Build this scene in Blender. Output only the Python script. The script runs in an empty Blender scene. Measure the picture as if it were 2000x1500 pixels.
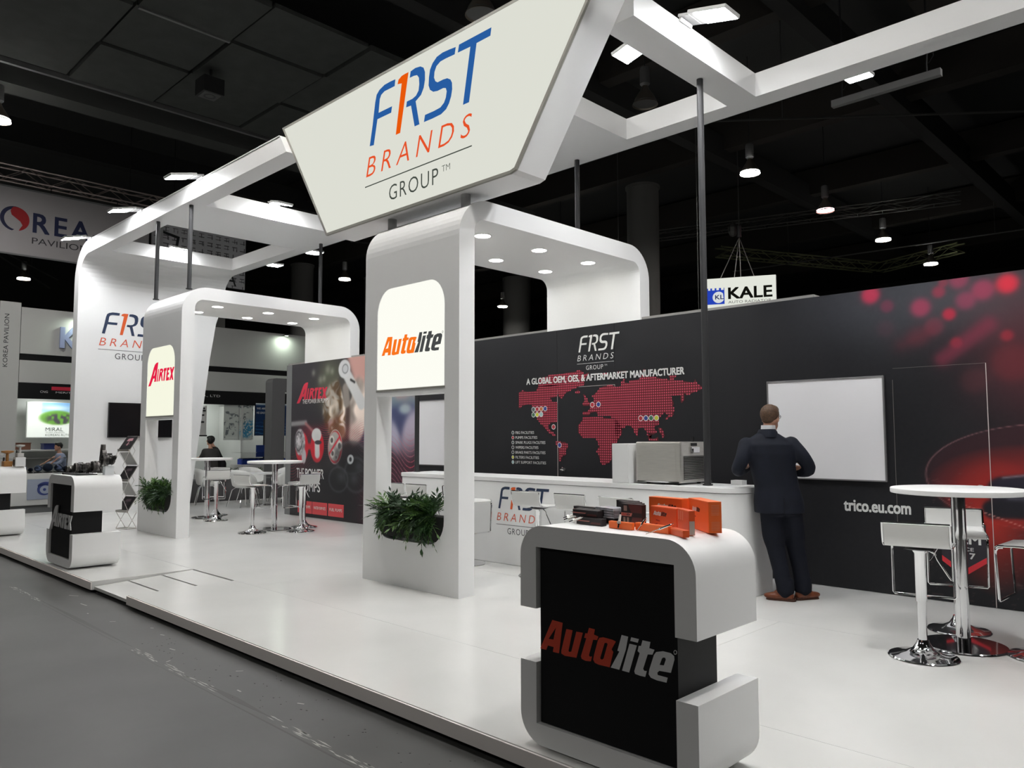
import bpy, bmesh, math, random
import numpy as np
from mathutils import Vector, Matrix
from mathutils.geometry import tessellate_polygon
random.seed(7); RNG = np.random.default_rng(5)
C = bpy.context.scene.collection
scene = bpy.context.scene
R = math.radians

# ------------------------------------------------------------------ camera, world, exposure
H = 1.5
cam_d = bpy.data.cameras.new('camera'); cam = bpy.data.objects.new('camera', cam_d); C.objects.link(cam)
yaw, pit, rol = R(-44.302), R(3.997), R(-0.123)
fw = Vector((math.sin(yaw)*math.cos(pit), math.cos(yaw)*math.cos(pit), math.sin(pit)))
rt = Vector((math.cos(yaw), -math.sin(yaw), 0)); up = rt.cross(fw)
rt2 = rt*math.cos(rol)+up*math.sin(rol); up2 = up*math.cos(rol)-rt*math.sin(rol)
m = Matrix((rt2, up2, -fw)).transposed().to_4x4(); m.translation = (0, 0, H)
cam.matrix_world = m
cam_d.sensor_width = 36; cam_d.lens = 1502.2/2000*36; cam_d.clip_start = .05; cam_d.clip_end = 200
scene.camera = cam
w = bpy.data.worlds.new('hall_air'); scene.world = w; w.use_nodes = True
w.node_tree.nodes['Background'].inputs[0].default_value = (.75, .8, .85, 1)
w.node_tree.nodes['Background'].inputs[1].default_value = .035
scene.view_settings.view_transform = 'Standard'; scene.view_settings.look = 'None'
scene.view_settings.exposure = 0.0; scene.view_settings.gamma = 1; scene.view_settings.use_curve_mapping = False
FLOOD = 135.0; DOWN = 38.0; BAY = 280.0; BOX = 0.74; FRONT = .60

# ------------------------------------------------------------------ materials
def srgb(*c):
    o = []
    for v in c:
        v = v/255
        o.append(v/12.92 if v <= .04045 else ((v+.055)/1.055)**2.4)
    return tuple(o)+(1,)
MATS = {}
def mat(name, col, rough=.5, metal=0., emit=0., noise=0., nscale=20., bump=0., spec=.5, aniso=None):
    if name in MATS: return MATS[name]
    m = bpy.data.materials.new(name); m.use_nodes = True; nt = m.node_tree; b = nt.nodes['Principled BSDF']
    b.inputs['Base Color'].default_value = col; b.inputs['Roughness'].default_value = rough
    b.inputs['Metallic'].default_value = metal; b.inputs['Specular IOR Level'].default_value = spec
    if emit:
        b.inputs['Emission Color'].default_value = col; b.inputs['Emission Strength'].default_value = emit
    if noise or bump:
        tc = nt.nodes.new('ShaderNodeTexCoord'); n = nt.nodes.new('ShaderNodeTexNoise')
        n.inputs['Scale'].default_value = nscale; n.inputs['Detail'].default_value = 6
        if aniso:
            mp = nt.nodes.new('ShaderNodeMapping'); mp.inputs['Scale'].default_value = aniso
            nt.links.new(tc.outputs['Object'], mp.inputs[0]); nt.links.new(mp.outputs[0], n.inputs[0])
        else: nt.links.new(tc.outputs['Object'], n.inputs[0])
        if noise:
            mx = nt.nodes.new('ShaderNodeMix'); mx.data_type = 'RGBA'; mx.blend_type = 'MULTIPLY'; mx.inputs[0].default_value = 1
            rp = nt.nodes.new('ShaderNodeMapRange'); rp.inputs[1].default_value = .3; rp.inputs[2].default_value = .7
            rp.inputs[3].default_value = 1-noise; rp.inputs[4].default_value = 1+noise*.3
            nt.links.new(n.outputs[0], rp.inputs[0])
            mx.inputs[6].default_value = col; nt.links.new(rp.outputs[0], mx.inputs[7]); nt.links.new(mx.outputs[2], b.inputs['Base Color'])
        if bump:
            bp = nt.nodes.new('ShaderNodeBump'); bp.inputs['Strength'].default_value = bump; bp.inputs['Distance'].default_value = .01
            nt.links.new(n.outputs[0], bp.inputs['Height']); nt.links.new(bp.outputs[0], b.inputs['Normal'])
    MATS[name] = m; return m
def glow(name, col, s):
    if name in MATS: return MATS[name]
    m = bpy.data.materials.new(name); m.use_nodes = True; nt = m.node_tree
    nt.nodes.remove(nt.nodes['Principled BSDF']); e = nt.nodes.new('ShaderNodeEmission')
    e.inputs[0].default_value = col; e.inputs[1].default_value = s
    nt.links.new(e.outputs[0], nt.nodes['Material Output'].inputs[0]); MATS[name] = m; return m
def printed(name='printed_vinyl', rough=.45):
    if name in MATS: return MATS[name]
    m = bpy.data.materials.new(name); m.use_nodes = True; nt = m.node_tree; b = nt.nodes['Principled BSDF']
    a = nt.nodes.new('ShaderNodeVertexColor'); a.layer_name = 'Col'; nt.links.new(a.outputs[0], b.inputs['Base Color'])
    b.inputs['Roughness'].default_value = rough; b.inputs['Specular IOR Level'].default_value = .3
    MATS[name] = m; return m
WHITE = mat('white_lacquer', (.86, .86, .855, 1), .42, spec=.35)
WALLW = mat('white_board', (.72, .72, .72, 1), .6)
FLOORW = mat('gloss_white_floor', (.69, .69, .67, 1), .19, noise=.05, nscale=1.4, spec=.45)
SEAM = mat('dark_joint', (.30, .30, .29, 1), .6)
CONC = mat('worn_concrete', (.070, .070, .0675, 1), .48, noise=.32, nscale=1.1, bump=.15)
BLACKV = mat('charcoal_vinyl', srgb(35, 35, 38), .55, spec=.3)
BLK = mat('black_laminate', (.006, .006, .007, 1), .5, spec=.25)
BLKM = mat('black_metal', (.02, .02, .022, 1), .45, .3)
GREYM = mat('grey_metal', (.22, .22, .22, 1), .4, .6)
DARKP = mat('dark_post_paint', (.03, .03, .032, 1), .6, .0)
CHROME = mat('polished_chrome', (.86, .86, .87, 1), .07, 1.)
ALU = mat('aluminium', (.62, .60, .57, 1), .35, .9)
STEEL = mat('brushed_steel', (.74, .72, .67, 1), .42, .9, noise=.08, nscale=8, aniso=(1, 1, 12))
SIGNGREY = mat('sign_edge_grey', srgb(150, 148, 140), .5)
SOFTW = mat('seat_white', (.74, .74, .72, 1), .35)
GREYD = mat('dark_grey_laminate', srgb(92, 91, 92), .6)
GREYM2 = mat('mid_grey_paint', srgb(120, 121, 122), .6)
BLUE = mat('print_blue', srgb(35, 85, 150), .5); NAVY = mat('print_navy', srgb(30, 48, 80), .5)
ORANGE = mat('print_orange', srgb(226, 92, 30), .5); REDO = mat('print_red_orange', srgb(222, 88, 52), .5)
INK = mat('print_black', srgb(45, 47, 50), .5); SILV = mat('wall_cap_grey', srgb(150, 148, 145), .5); PAPER = mat('print_white', (.82, .82, .80, 1), .5)
RED = mat('print_red', srgb(215, 40, 70), .5); SOOT = mat('hall_black', (.030, .031, .030, 1), .9)

# ------------------------------------------------------------------ mesh helpers
def origin(p):
    v = Vector((0, 0, 0))
    while p is not None: v += p.location; p = p.parent
    return v
class MB:
    def __init__(s): s.v = []; s.f = []
    def add(s, v, f):
        n = len(s.v); s.v += [tuple(a) for a in v]; s.f += [tuple(i+n for i in a) for a in f]; return s
    def box(s, x0, x1, y0, y1, z0, z1):
        v = [(x, y, z) for x in (x0, x1) for y in (y0, y1) for z in (z0, z1)]
        return s.add(v, [(0, 1, 3, 2), (4, 6, 7, 5), (0, 4, 5, 1), (2, 3, 7, 6), (0, 2, 6, 4), (1, 5, 7, 3)])
    def obox(s, c, ax, ay, az):   # oriented box: centre and half axes
        c, ax, ay, az = map(Vector, (c, ax, ay, az))
        v = [c+ax*i+ay*j+az*k for i in (-1, 1) for j in (-1, 1) for k in (-1, 1)]
        return s.add(v, [(0, 1, 3, 2), (4, 6, 7, 5), (0, 4, 5, 1), (2, 3, 7, 6), (0, 2, 6, 4), (1, 5, 7, 3)])
    def prism(s, loops, o, u, v, d):   # loops: outer, then holes; extruded along vector d
        o, u, v, d = map(Vector, (o, u, v, d))
        if isinstance(loops[0][0], (int, float)): loops = [loops]
        P = [[Vector((a, b, 0)) for a, b in l] for l in loops]
        tri = tessellate_polygon(P); flat = [p for l in P for p in l]; n = len(flat)
        vs = [o+u*p.x+v*p.y for p in flat]; vs += [q+d for q in vs]
        f = [tuple(t) for t in tri]+[tuple(i+n for i in reversed(t)) for t in tri]
        k = 0
        for l in P:
            m_ = len(l)
            for i in range(m_): a, b = k+i, k+(i+1) % m_; f.append((a, b, b+n, a+n))
            k += m_
        return s.add(vs, f)
    def flat(s, loops, o, u, v):
        o, u, v = map(Vector, (o, u, v))
        if isinstance(loops[0][0], (int, float)): loops = [loops]
        P = [[Vector((a, b, 0)) for a, b in l] for l in loops]
        tri = tessellate_polygon(P); flat = [p for l in P for p in l]
        return s.add([o+u*p.x+v*p.y for p in flat], [tuple(t) for t in tri])
    def tube(s, pts, r, n=10, cap=True, closed=False):
        pts = [Vector(p) for p in pts]; rs = r if isinstance(r, (list, tuple)) else [r]*len(pts)
        base = len(s.v); k = len(pts); prev = None
        for i, p in enumerate(pts):
            if closed: t = (pts[(i+1) % k]-pts[i-1])
            else: t = pts[min(i+1, k-1)]-pts[max(i-1, 0)]
            t = t.normalized() if t.length > 1e-9 else Vector((0, 0, 1))
            if prev is None:
                a = t.orthogonal().normalized()
            else:
                a = prev-t*prev.dot(t); a = a.normalized() if a.length > 1e-6 else t.orthogonal().normalized()
            prev = a; b = t.cross(a)
            for j in range(n):
                an = 2*math.pi*j/n; s.v.append(tuple(p+(a*math.cos(an)+b*math.sin(an))*rs[i]))
        m_ = k if closed else k-1
        for i in range(m_):
            for j in range(n):
                a0 = base+i*n+j; a1 = base+i*n+(j+1) % n; i2 = (i+1) % k
                s.f.append((a0, a1, base+i2*n+(j+1) % n, base+i2*n+j))
        if cap and not closed:
            s.f.append(tuple(base+j for j in reversed(range(n)))); s.f.append(tuple(base+(k-1)*n+j for j in range(n)))
        return s
    def lathe(s, prof, c=(0, 0, 0), n=32, axis='z', ring=False):
        if ring: prof = list(prof)+[prof[0]]
        base = len(s.v); c = Vector(c)
        for r, h in prof:
            for j in range(n):
                a = 2*math.pi*j/n; x, y = r*math.cos(a), r*math.sin(a)
                q = {'z': (x, y, h), 'y': (x, h, y), 'x': (h, x, y)}[axis]; s.v.append(tuple(c+Vector(q)))
        for i in range(len(prof)-1):
            for j in range(n):
                s.f.append((base+i*n+j, base+i*n+(j+1) % n, base+(i+1)*n+(j+1) % n, base+(i+1)*n+j))
        if prof[0][0] > 1e-5 and not ring: s.f.append(tuple(base+j for j in reversed(range(n))))
        if prof[-1][0] > 1e-5 and not ring: s.f.append(tuple(base+(len(prof)-1)*n+j for j in range(n)))
        return s
    def ball(s, c, rx, ry=None, rz=None, n=12, M=None):
        ry = ry or rx; rz = rz or rx; base = len(s.v); k = max(5, n*2//3)
        for i in range(k+1):
            t = math.pi*i/k
            for j in range(n):
                a = 2*math.pi*j/n; q = Vector((rx*math.sin(t)*math.cos(a), ry*math.sin(t)*math.sin(a), rz*math.cos(t)))
                if M is not None: q = M @ q
                s.v.append(tuple(Vector(c)+q))
        for i in range(k):
            for j in range(n): s.f.append((base+i*n+j, base+(i+1)*n+j, base+(i+1)*n+(j+1) % n, base+i*n+(j+1) % n))
        return s
    def build(s, name, material, parent=None, smooth=False, bevel=0., label=None, kind=None, cat=None, group=None):
        me = bpy.data.meshes.new(name); o0 = origin(parent)
        me.from_pydata([(a[0]-o0.x, a[1]-o0.y, a[2]-o0.z) for a in s.v], [], s.f)
        bm = bmesh.new(); bm.from_mesh(me); bmesh.ops.remove_doubles(bm, verts=bm.verts, dist=1e-6)
        if not (name.endswith('print') or kind == 'stuff'): bmesh.ops.recalc_face_normals(bm, faces=bm.faces)
        bm.to_mesh(me); bm.free()
        if material: me.materials.append(material)
        o = bpy.data.objects.new(name, me); C.objects.link(o)
        if parent: o.parent = parent
        if smooth:
            me.polygons.foreach_set('use_smooth', [True]*len(me.polygons)); me.update()
            try: me.set_sharp_from_angle(angle=R(38))
            except Exception: pass
        if bevel:
            b = o.modifiers.new('bevel', 'BEVEL'); b.width = bevel; b.segments = 2; b.limit_method = 'ANGLE'; b.angle_limit = R(50)
        tag(o, label, cat, group, kind); return o
def tag(o, label=None, cat=None, group=None, kind=None):
    if label: o['label'] = label
    if cat: o['category'] = cat
    if group: o['group'] = group
    if kind: o['kind'] = kind
    return o
def thing(name, label, cat, loc=(0, 0, 0), group=None, kind=None):
    o = bpy.data.objects.new(name, None); o.empty_display_size = .1; C.objects.link(o); o.location = loc
    return tag(o, label, cat, group, kind)
def copy_tree(o, parent=None):
    c = o.copy(); C.objects.link(c); c.parent = parent
    for ch in list(o.children): copy_tree(ch, c)
    return c
def place(proto, used, loc, rz, label, group):
    o = proto if not used else copy_tree(proto)
    o.location = loc; o.rotation_euler = (0, 0, rz); tag(o, label, None, group); return o
def arc(cx, cy, r, a0, a1, n=8, r2=None):
    r2 = r2 or r
    return [(cx+r*math.cos(R(a0+(a1-a0)*i/n)), cy+r2*math.sin(R(a0+(a1-a0)*i/n))) for i in range(n+1)]
def circle(cx, cy, r, n=20, r2=None): return arc(cx, cy, r, 0, 360*(n-1)/n, n-1, r2)
TXT = {}
def text2d(body, bold=0., shear=0., space=1.):
    k = (body, bold, shear, space)
    if k in TXT: return TXT[k]
    cu = bpy.data.curves.new('t', 'FONT'); cu.body = body; cu.offset = bold; cu.shear = shear; cu.space_character = space
    cu.resolution_u = 3; o = bpy.data.objects.new('t', cu); C.objects.link(o)
    dg = bpy.context.evaluated_depsgraph_get(); me = bpy.data.meshes.new_from_object(o.evaluated_get(dg))
    v = [(a.co.x, a.co.y) for a in me.vertices]; f = [tuple(p.vertices) for p in me.polygons]
    bpy.data.objects.remove(o); bpy.data.curves.remove(cu); bpy.data.meshes.remove(me)
    x0 = min(a[0] for a in v); x1 = max(a[0] for a in v); y0 = min(a[1] for a in v); y1 = max(a[1] for a in v)
    r = ([((a-x0)/(x1-x0), (b-y0)/(y1-y0)) for a, b in v], f); TXT[k] = r; return r
def text(mb, body, o, u, v, w, h, bold=0., **kw):
    vs, f = text2d(body, bold=min(bold, 0.), **kw); o, u, v = map(Vector, (o, u, v)); k = max(bold, 0.)*h*.85
    sh_ = [(0, 0)] if k <= 0 else [(a*k, b*k) for a in (-1, 0, 1) for b in (-.8, 0, .8)]
    nn = u.cross(v)*.00025
    for i, (a0, b0) in enumerate(sh_): mb.add([o+nn*i+u*(k+a*(w-2*k)+a0)+v*(k+b*(h-2*k)+b0) for a, b in vs], f)
    return mb
def remesh(o, voxel, smooth_it=6):
    r = o.modifiers.new('r', 'REMESH'); r.mode = 'VOXEL'; r.voxel_size = voxel; r.use_smooth_shade = True
    if smooth_it:
        s = o.modifiers.new('s', 'SMOOTH'); s.iterations = smooth_it; s.factor = .5
    dg = bpy.context.evaluated_depsgraph_get(); me = bpy.data.meshes.new_from_object(o.evaluated_get(dg))
    old = o.data; mt = list(old.materials); o.modifiers.clear(); o.data = me
    me.materials.clear()
    for q in mt: me.materials.append(q)
    me.polygons.foreach_set('use_smooth', [True]*len(me.polygons)); return o
def poster(name, x0, x1, z0, z1, nx, nz, fn, place_fn, parent, m=None, label=None):
    X, Z_ = np.meshgrid(np.linspace(x0, x1, nx), np.linspace(z0, z1, nz)); col = np.clip(fn(X, Z_), 0, 1)
    o0 = origin(parent); P = place_fn(X.ravel(), Z_.ravel())-np.array(o0)
    i = np.arange(nx*nz).reshape(nz, nx); F = np.stack([i[:-1, :-1], i[:-1, 1:], i[1:, 1:], i[1:, :-1]], -1).reshape(-1, 4)
    me = bpy.data.meshes.new(name); me.from_pydata(P.tolist(), [], F.tolist())
    a = me.color_attributes.new('Col', 'FLOAT_COLOR', 'POINT')
    lin = np.where(col <= .04045, col/12.92, ((col+.055)/1.055)**2.4).reshape(-1, 3)
    a.data.foreach_set('color', np.concatenate([lin, np.ones((len(lin), 1))], 1).ravel().astype('f4'))
    me.materials.append(m or printed()); o = bpy.data.objects.new(name, me); C.objects.link(o)
    if parent: o.parent = parent
    if label: o['label'] = label
    return o
def vnoise(X, Y, s, seed):
    r = np.random.default_rng(seed); G = r.random((64, 64)); x = X*s; y = Y*s
    xi = np.floor(x).astype(int); yi = np.floor(y).astype(int); fx = x-xi; fy = y-yi; fx = fx*fx*(3-2*fx); fy = fy*fy*(3-2*fy)
    g = lambda a, b: G[a % 64, b % 64]
    return (g(xi, yi)*(1-fx)+g(xi+1, yi)*fx)*(1-fy)+(g(xi, yi+1)*(1-fx)+g(xi+1, yi+1)*fx)*fy
def sm(d, w): return 1/(1+np.exp(np.clip(d/w, -40, 40)))
def ell(X, Z_, cx, cz, rx, rz, a=0., w=.05):
    c, s = math.cos(a), math.sin(a); dx = X-cx; dz = Z_-cz; u = (dx*c+dz*s)/rx; v = (-dx*s+dz*c)/rz
    return sm(np.sqrt(u*u+v*v)-1, w)
def over(col, a, rgb):
    a = np.clip(a, 0, 1)[..., None]; rgb = np.array(rgb)/255. if isinstance(rgb, (tuple, list)) else rgb
    return col*(1-a)+rgb*a
def seg(X, Z_, x0, z0, x1, z1, r, w=.01):
    dx, dz = x1-x0, z1-z0; t = np.clip(((X-x0)*dx+(Z_-z0)*dz)/(dx*dx+dz*dz), 0, 1)
    return sm(np.hypot(X-x0-t*dx, Z_-z0-t*dz)-r, w)
XA, YA, ZA = Vector((1, 0, 0)), Vector((0, 1, 0)), Vector((0, 0, 1))
# ------------------------------------------------------------------ traced lettering and map outlines
FIRST={'F': [(0.0, 0.0), (0.083, 0.3681), (0.1522, 0.7558), (0.1931, 0.8877), (0.278, 0.9523), (0.4259, 0.9952), (0.593, 0.9983), (0.7412, 0.9911), (0.7224, 0.8741), (0.5534, 0.8755), (0.4278, 0.8774), (0.3331, 0.8427), (0.2916, 0.7775), (0.2591, 0.5388), (0.6533, 0.5369), (0.6302, 0.4286), (0.2266, 0.4308), (0.1245, -0.0128)], 'one': [(0.765, -0.0065), (0.9207, 0.857), (0.8036, 0.8806), (0.829, 0.9514), (0.9191, 0.991), (1.0185, 0.9952), (1.1093, 0.9932), (1.0233, 0.5958), (0.8898, -0.0078)], 'R': [(1.1661, 0.9862), (1.2919, 1.0016), (1.4257, 0.9824), (1.5112, 0.9317), (1.5494, 0.8446), (1.5507, 0.7091), (1.52, 0.5843), (1.4495, 0.4842), (1.3076, 0.4181), (1.4127, -0.0084), (1.2832, -0.0074), (1.1826, 0.3826), (1.0494, 0.3926), (1.0679, 0.4899), (1.2201, 0.4892), (1.3161, 0.5146), (1.3822, 0.58), (1.4002, 0.6853), (1.3896, 0.8003), (1.3413, 0.8602), (1.2547, 0.8771), (1.1419, 0.8803)], 'S': [(2.3193, 0.9905), (2.2939, 0.878), (2.0847, 0.8876), (1.9427, 0.8841), (1.844, 0.8402), (1.7955, 0.7601), (1.7852, 0.6666), (1.8185, 0.595), (1.873, 0.5586), (2.016, 0.5588), (2.1131, 0.5464), (2.192, 0.4997), (2.2304, 0.4336), (2.2361, 0.3256), (2.2108, 0.216), (2.1592, 0.1145), (2.0896, 0.0415), (1.9663, -0.004), (1.7504, -0.0109), (1.5291, -0.0059), (1.5561, 0.108), (1.7859, 0.1048), (1.9477, 0.115), (2.0361, 0.1649), (2.0798, 0.2342), (2.102, 0.3339), (2.0789, 0.3948), (2.0169, 0.4153), (1.8741, 0.4138), (1.7651, 0.4347), (1.6823, 0.4945), (1.6448, 0.5798), (1.6528, 0.7114), (1.6794, 0.8366), (1.7431, 0.9241), (1.8519, 0.9949), (1.9954, 1.0157), (2.1718, 1.0054)], 'T': [(2.3961, 0.9998), (3.1335, 1.0), (3.1115, 0.8763), (2.8039, 0.8744), (2.634, -0.0135), (2.4927, -0.013), (2.6615, 0.8693), (2.3676, 0.8785)]}
AUTO={'A': [[(0.0, 0.0125), (0.1049, 0.2082), (0.1911, 0.2041), (0.159, 0.011), (0.1079, 0.0107), (0.1146, 0.0418), (0.066, 0.0425), (0.0514, 0.0125)], [(0.1348, 0.1665), (0.113, 0.0876), (0.0727, 0.0853)]], 'u': [[(0.2203, 0.1713), (0.2712, 0.1719), (0.2365, 0.0409), (0.2439, 0.0355), (0.2594, 0.0407), (0.3006, 0.1687), (0.3521, 0.1705), (0.3002, 0.0113), (0.2062, 0.005), (0.1781, 0.0136), (0.1782, 0.0325)]], 't': [[(0.4003, 0.2084), (0.4457, 0.207), (0.4383, 0.1753), (0.472, 0.1686), (0.4613, 0.1463), (0.432, 0.1434), (0.3985, 0.0463), (0.4042, 0.0383), (0.422, 0.0426), (0.4129, 0.0119), (0.3713, 0.0069), (0.3414, 0.0125), (0.3355, 0.0274), (0.3788, 0.143), (0.362, 0.1424), (0.3719, 0.1717), (0.3881, 0.173)]], 'o': [[(0.4789, 0.163), (0.5079, 0.1712), (0.5759, 0.1689), (0.6011, 0.1624), (0.5695, 0.1122), (0.5818, 0.0991), (0.554, 0.0051), (0.4711, 0.004), (0.4422, 0.0095), (0.4306, 0.0253), (0.4368, 0.0537), (0.4671, 0.1451)], [(0.5178, 0.1384), (0.5315, 0.1431), (0.5405, 0.1382), (0.5091, 0.0473), (0.4975, 0.0383), (0.486, 0.0407), (0.4844, 0.0471)]], 'l': [[(0.6433, 0.2082), (0.6899, 0.2066), (0.6723, 0.1292), (0.6238, 0.0051), (0.5613, 0.0056), (0.6253, 0.1095), (0.6115, 0.1126)]], 'i1': [[(0.7115, 0.207), (0.765, 0.206), (0.7566, 0.1838), (0.7041, 0.1852)]], 'i2': [[(0.6985, 0.168), (0.75, 0.1675), (0.6938, 0.0038), (0.6431, 0.0047)]], 't2': [[(0.7897, 0.2035), (0.8434, 0.2038), (0.8351, 0.1682), (0.87, 0.1653), (0.8562, 0.136), (0.824, 0.1311), (0.7913, 0.0443), (0.799, 0.0352), (0.8162, 0.0375), (0.8052, 0.0025), (0.7695, 0.0013), (0.7351, 0.005), (0.73, 0.0189), (0.769, 0.1279), (0.7548, 0.1369), (0.7627, 0.1676), (0.7786, 0.1697)]], 'e': [[(0.8811, 0.1555), (0.927, 0.1683), (0.9769, 0.1673), (0.9988, 0.1549), (1.0, 0.1365), (0.9759, 0.0602), (0.8998, 0.0559), (0.8867, 0.0428), (0.8891, 0.0306), (0.9544, 0.0296), (0.9464, 0.0009), (0.8835, 0.0), (0.8427, 0.006), (0.8284, 0.0222), (0.833, 0.0486), (0.8655, 0.1356)], [(0.9263, 0.1338), (0.9404, 0.1353), (0.9438, 0.1254), (0.9306, 0.0915), (0.9029, 0.0889), (0.9187, 0.1268)]], 'r': [[(0.9944, 0.1769), (0.9995, 0.1869), (1.008, 0.1898), (1.0167, 0.1851), (1.0173, 0.1749), (1.0103, 0.1653), (0.9991, 0.1644)], [(0.9983, 0.1776), (1.002, 0.1841), (1.0078, 0.186), (1.0126, 0.182), (1.013, 0.1749), (1.008, 0.1691), (1.0007, 0.1689)]]}
AIR={'A': [[(0.0, 0.0), (0.1153, 0.1518), (0.2017, 0.2868), (0.2461, 0.3349), (0.3017, 0.3574), (0.3791, 0.3621), (0.3053, 0.0622), (0.2288, 0.0617), (0.2487, 0.1141), (0.1938, 0.1152), (0.0931, 0.0012)], [(0.2639, 0.2526), (0.2643, 0.2225), (0.2353, 0.1639), (0.2043, 0.1543)]], 'I': [[(0.378, 0.2528), (0.4154, 0.256), (0.3737, 0.0604), (0.3245, 0.0593)]], 'R': [[(0.4514, 0.2518), (0.5164, 0.2558), (0.5653, 0.2464), (0.5789, 0.2252), (0.5715, 0.1998), (0.5405, 0.1813), (0.5679, 0.0613), (0.5263, 0.0617), (0.4946, 0.1488), (0.4452, 0.0604), (0.4001, 0.0609)], [(0.4836, 0.2219), (0.5143, 0.2219), (0.5199, 0.2104), (0.5066, 0.2001), (0.4788, 0.198)]], 'T': [[(0.6045, 0.2531), (0.7076, 0.2556), (0.7034, 0.2137), (0.6718, 0.2102), (0.6398, 0.0594), (0.5884, 0.0592), (0.6142, 0.2083), (0.5892, 0.2098)]], 'E': [[(0.7232, 0.2528), (0.8178, 0.2547), (0.8135, 0.2141), (0.7669, 0.2116), (0.7622, 0.1771), (0.8035, 0.1782), (0.7969, 0.1458), (0.7585, 0.1407), (0.7548, 0.1044), (0.8149, 0.1065), (0.8031, 0.0579), (0.6921, 0.0565)]], 'X': [[(0.8314, 0.253), (0.885, 0.2532), (0.9098, 0.2153), (0.9471, 0.2527), (1.0, 0.251), (0.9337, 0.1522), (0.9696, 0.0562), (0.9211, 0.056), (0.896, 0.0964), (0.8677, 0.0573), (0.8139, 0.0581), (0.8772, 0.1483)]]}
MAPS=[[(-7.167, 2.31), (-6.934, 2.355), (-6.727, 2.35), (-6.672, 2.365), (-6.507, 2.372), (-6.435, 2.391), (-6.391, 2.372), (-6.356, 2.328), (-6.268, 2.35), (-6.295, 2.318), (-6.348, 2.252), (-6.349, 2.19), (-6.51, 2.156), (-6.6, 2.125), (-6.674, 2.093), (-6.739, 2.018), (-6.804, 2.056), (-6.822, 2.192), (-7.168, 2.208)], [(-7.545, 2.134), (-7.479, 2.167), (-7.368, 2.141), (-7.208, 2.144), (-7.168, 2.216), (-6.818, 2.213), (-6.819, 2.056), (-6.937, 2.039), (-6.918, 1.989), (-6.82, 1.971), (-6.822, 1.709), (-6.93, 1.703), (-6.987, 1.676), (-6.978, 1.625), (-6.921, 1.582), (-6.837, 1.525), (-6.893, 1.518), (-7.007, 1.59), (-7.113, 1.684), (-7.19, 1.758), (-7.239, 1.89), (-7.288, 1.957), (-7.368, 1.967), (-7.47, 1.948), (-7.515, 1.915), (-7.548, 1.921), (-7.542, 2.017)], [(-6.856, 1.447), (-6.689, 1.441), (-6.635, 1.399), (-6.644, 1.357), (-6.681, 1.329), (-6.682, 1.266), (-6.737, 1.251), (-6.765, 1.181), (-6.802, 1.18), (-6.81, 1.384), (-6.857, 1.405)], [(-6.501, 2.107), (-6.456, 2.132), (-6.43, 2.104), (-6.439, 2.076), (-6.501, 2.082)], [(-6.377, 2.067), (-6.342, 2.058), (-6.298, 1.988), (-6.264, 1.946), (-6.282, 1.912), (-6.378, 1.915), (-6.372, 1.97), (-6.334, 1.976)], [(-6.379, 1.839), (-6.309, 1.838), (-6.256, 1.884), (-6.273, 1.926), (-6.186, 1.984), (-6.22, 2.04), (-6.159, 2.078), (-6.107, 2.13), (-6.039, 2.154), (-5.905, 2.168), (-5.856, 2.145), (-5.807, 2.13), (-5.758, 2.154), (-5.765, 2.194), (-5.692, 2.243), (-5.709, 2.191), (-5.629, 2.174), (-5.636, 2.207), (-5.502, 2.213), (-5.439, 2.255), (-5.271, 2.238), (-5.138, 2.199), (-4.891, 2.167), (-4.723, 2.134), (-4.702, 2.175), (-4.682, 2.125), (-4.614, 2.086), (-4.629, 2.05), (-4.726, 2.024), (-4.789, 1.996), (-4.852, 2.01), (-4.853, 1.936), (-4.89, 1.901), (-4.903, 1.938), (-4.902, 2.0), (-5.039, 1.993), (-4.997, 1.904), (-5.028, 1.805), (-5.087, 1.769), (-5.13, 1.795), (-5.16, 1.771), (-5.22, 1.734), (-5.2, 1.658), (-5.282, 1.621), (-5.238, 1.558), (-5.292, 1.533), (-5.374, 1.558), (-5.434, 1.623), (-5.504, 1.611), (-5.522, 1.508), (-5.568, 1.56), (-5.59, 1.625), (-5.669, 1.652), (-5.75, 1.613), (-5.833, 1.482), (-5.864, 1.561), (-5.862, 1.747), (-5.927, 1.748), (-5.927, 1.775), (-6.128, 1.786), (-6.162, 1.834), (-6.248, 1.822), (-6.275, 1.789), (-6.38, 1.791)], [(-6.371, 1.77), (-6.129, 1.765), (-5.944, 1.742), (-5.845, 1.733), (-5.75, 1.613), (-5.759, 1.548), (-5.816, 1.469), (-5.9, 1.35), (-5.884, 1.31), (-5.918, 1.231), (-5.952, 1.184), (-6.06, 1.148), (-6.086, 1.161), (-6.135, 1.294), (-6.168, 1.32), (-6.116, 1.388), (-6.166, 1.496), (-6.392, 1.496), (-6.462, 1.565), (-6.461, 1.662), (-6.389, 1.73)], [(-5.222, 1.621), (-5.163, 1.607), (-5.128, 1.519), (-5.151, 1.494), (-5.201, 1.557)], [(-5.382, 1.539), (-5.307, 1.533), (-5.368, 1.507), (-5.361, 1.463), (-5.218, 1.457), (-5.224, 1.507), (-5.285, 1.482), (-5.33, 1.488)], [(-5.124, 1.72), (-5.043, 1.793), (-4.998, 1.854), (-5.0, 1.767), (-5.073, 1.731), (-5.11, 1.707)], [(-5.063, 2.239), (-4.947, 2.232), (-5.006, 2.18), (-5.042, 2.194)], [(-5.422, 2.338), (-5.392, 2.336), (-5.392, 2.304), (-5.438, 2.306)], [(-6.045, 2.323), (-5.969, 2.332), (-5.953, 2.304), (-6.037, 2.303)], [(-5.82, 2.332), (-5.674, 2.334), (-5.675, 2.308), (-5.821, 2.31)]]
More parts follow.
